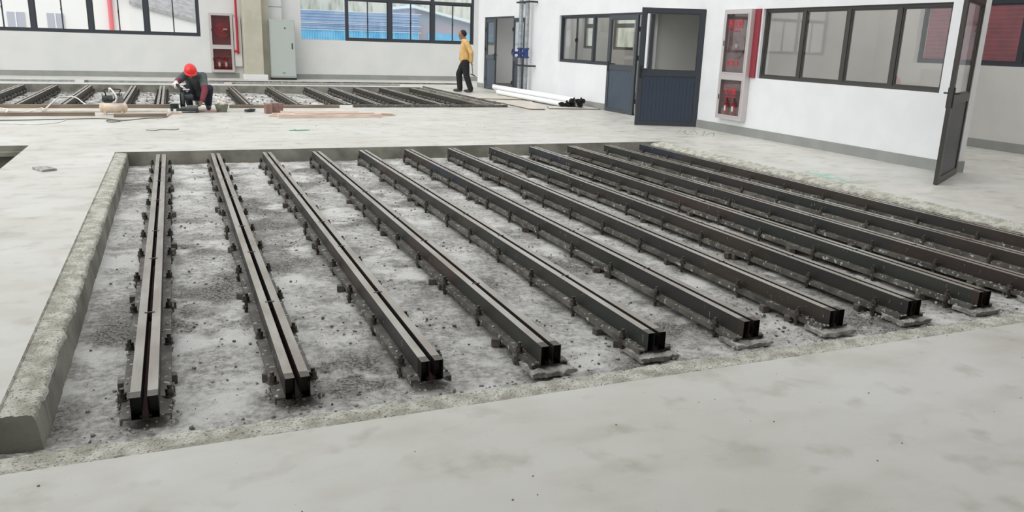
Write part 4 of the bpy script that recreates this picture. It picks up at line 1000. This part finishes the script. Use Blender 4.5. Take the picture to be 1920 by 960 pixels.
for f in ((0, 1, 2, 3), (4, 7, 6, 5), (0, 3, 7, 4), (1, 5, 6, 2), (3, 2, 6, 7), (0, 4, 5, 1)): bm.faces.new([v[i] for i in f])
obj('wall', bm, M['exwhite'], t)
for x in (-.9, .1, 1.0): bm = N(); box(bm, x, x+.06, .04, .099, 0, 1.55); obj('post', bm, M['exwin'], t)
bm = N()
for i in range(40):
    y = i*.09; q = [bm.verts.new(p) for p in ((-1.4, y, 2.75+.45*y), (3.2, y, 1.65+.45*y), (3.2, y+.045, 1.71+.45*y), (-1.4, y+.045, 2.81+.45*y))]; bm.faces.new(q)
    q2 = [bm.verts.new(p) for p in ((-1.4, y+.045, 2.81+.45*y), (3.2, y+.045, 1.71+.45*y), (3.2, y+.09, 1.69+.45*y), (-1.4, y+.09, 2.79+.45*y))]; bm.faces.new(q2)
q = [bm.verts.new(p) for p in ((-1.4, 0, 2.62), (3.2, 0, 1.52), (3.2, 0, 1.66), (-1.4, 0, 2.76))]; bm.faces.new(q)
obj('roof', bm, M['roofgrey'], t)
t = thing('blue_shed', 'blue corrugated sheet shed outside the right back window', 'shed', (0, 36, -.3))
bm = N(); box(bm, 3.3, 10.3, 0, 5, 0, 1.95)
for i in range(64): x = 3.33+i*.11; box(bm, x, x+.04, -.03, 0, 0, 1.9)
obj('lower_wall', bm, M['bluelo'], t)
bm = N(); box(bm, 3.3, 10.3, .02, 5, 1.95, 2.72)
for i in range(6): box(bm, 3.3, 10.3, -.02, .02, 2.0+i*.12, 2.04+i*.12)
obj('upper_wall', bm, M['bluehi'], t)
for z in (1.93, 2.2, 2.72): bm = N(); box(bm, 3.25, 10.4, -.06, -.031, z, z+.022); obj('ledge', bm, M['exsteel'], t)
t = thing('gabled_shed', 'pinkish and blue shed with a sloping pale-edged roof outside the right back window', 'shed', (0, 37, -.3))
bm = N(); v = [bm.verts.new(p) for p in ((10.4, 0, 0), (15.5, 0, 0), (15.5, 0, 1.95), (10.4, 0, 3.0), (10.4, 4, 0), (15.5, 4, 0), (15.5, 4, 1.95), (10.4, 4, 3.0))]
for f in ((0, 1, 2, 3), (4, 7, 6, 5), (0, 3, 7, 4), (1, 5, 6, 2), (3, 2, 6, 7), (0, 4, 5, 1)): bm.faces.new([v[i] for i in f])
obj('wall', bm, M['expink'], t)
bm = N(); v = [bm.verts.new(p) for p in ((10.2, -.4, 3.04), (15.8, -.4, 1.89), (15.8, 4.2, 1.89), (10.2, 4.2, 3.04), (10.2, -.4, 3.16), (15.8, -.4, 2.01), (15.8, 4.2, 2.01), (10.2, 4.2, 3.16))]
for f in ((0, 1, 5, 4), (1, 2, 6, 5), (2, 3, 7, 6), (3, 0, 4, 7), (4, 5, 6, 7), (3, 2, 1, 0)): bm.faces.new([v[i] for i in f])
obj('roof', bm, M['exsteel'], t)
bm = N(); box(bm, 11.0, 15.5, -.03, -.001, 0, 1.95); obj('lower_cladding', bm, M['bluelo'], t)
bm = N(); box(bm, -2, 40, 44, 45, -.3, 12); tag(obj('retaining_wall', bm, M['moss']), 'tall mossy pale concrete retaining wall behind the blue shed', 'retaining wall')
t = thing('red_brick_building', 'dark red brick building outside the right-hand room window', 'building', (15.2, 4, -.3))
bm = N(); box(bm, 0, 5, -8, 9.5, 0, 7)
obj('wall', bm, M['brickred'], t)
bm = N()
for i in range(80): box(bm, -.004, 0, -8, 9.5, .085*i, .085*i+.008)
obj('mortar_courses', bm, mat('brick_joint', rgb(150, 92, 98), .8), t)
bm = N(); box(bm, 26, 27, 8, 60, -.3, 6); tag(obj('pale_yard_wall', bm, M['moss']), 'pale yard wall beyond the windows of the far rooms', 'wall')
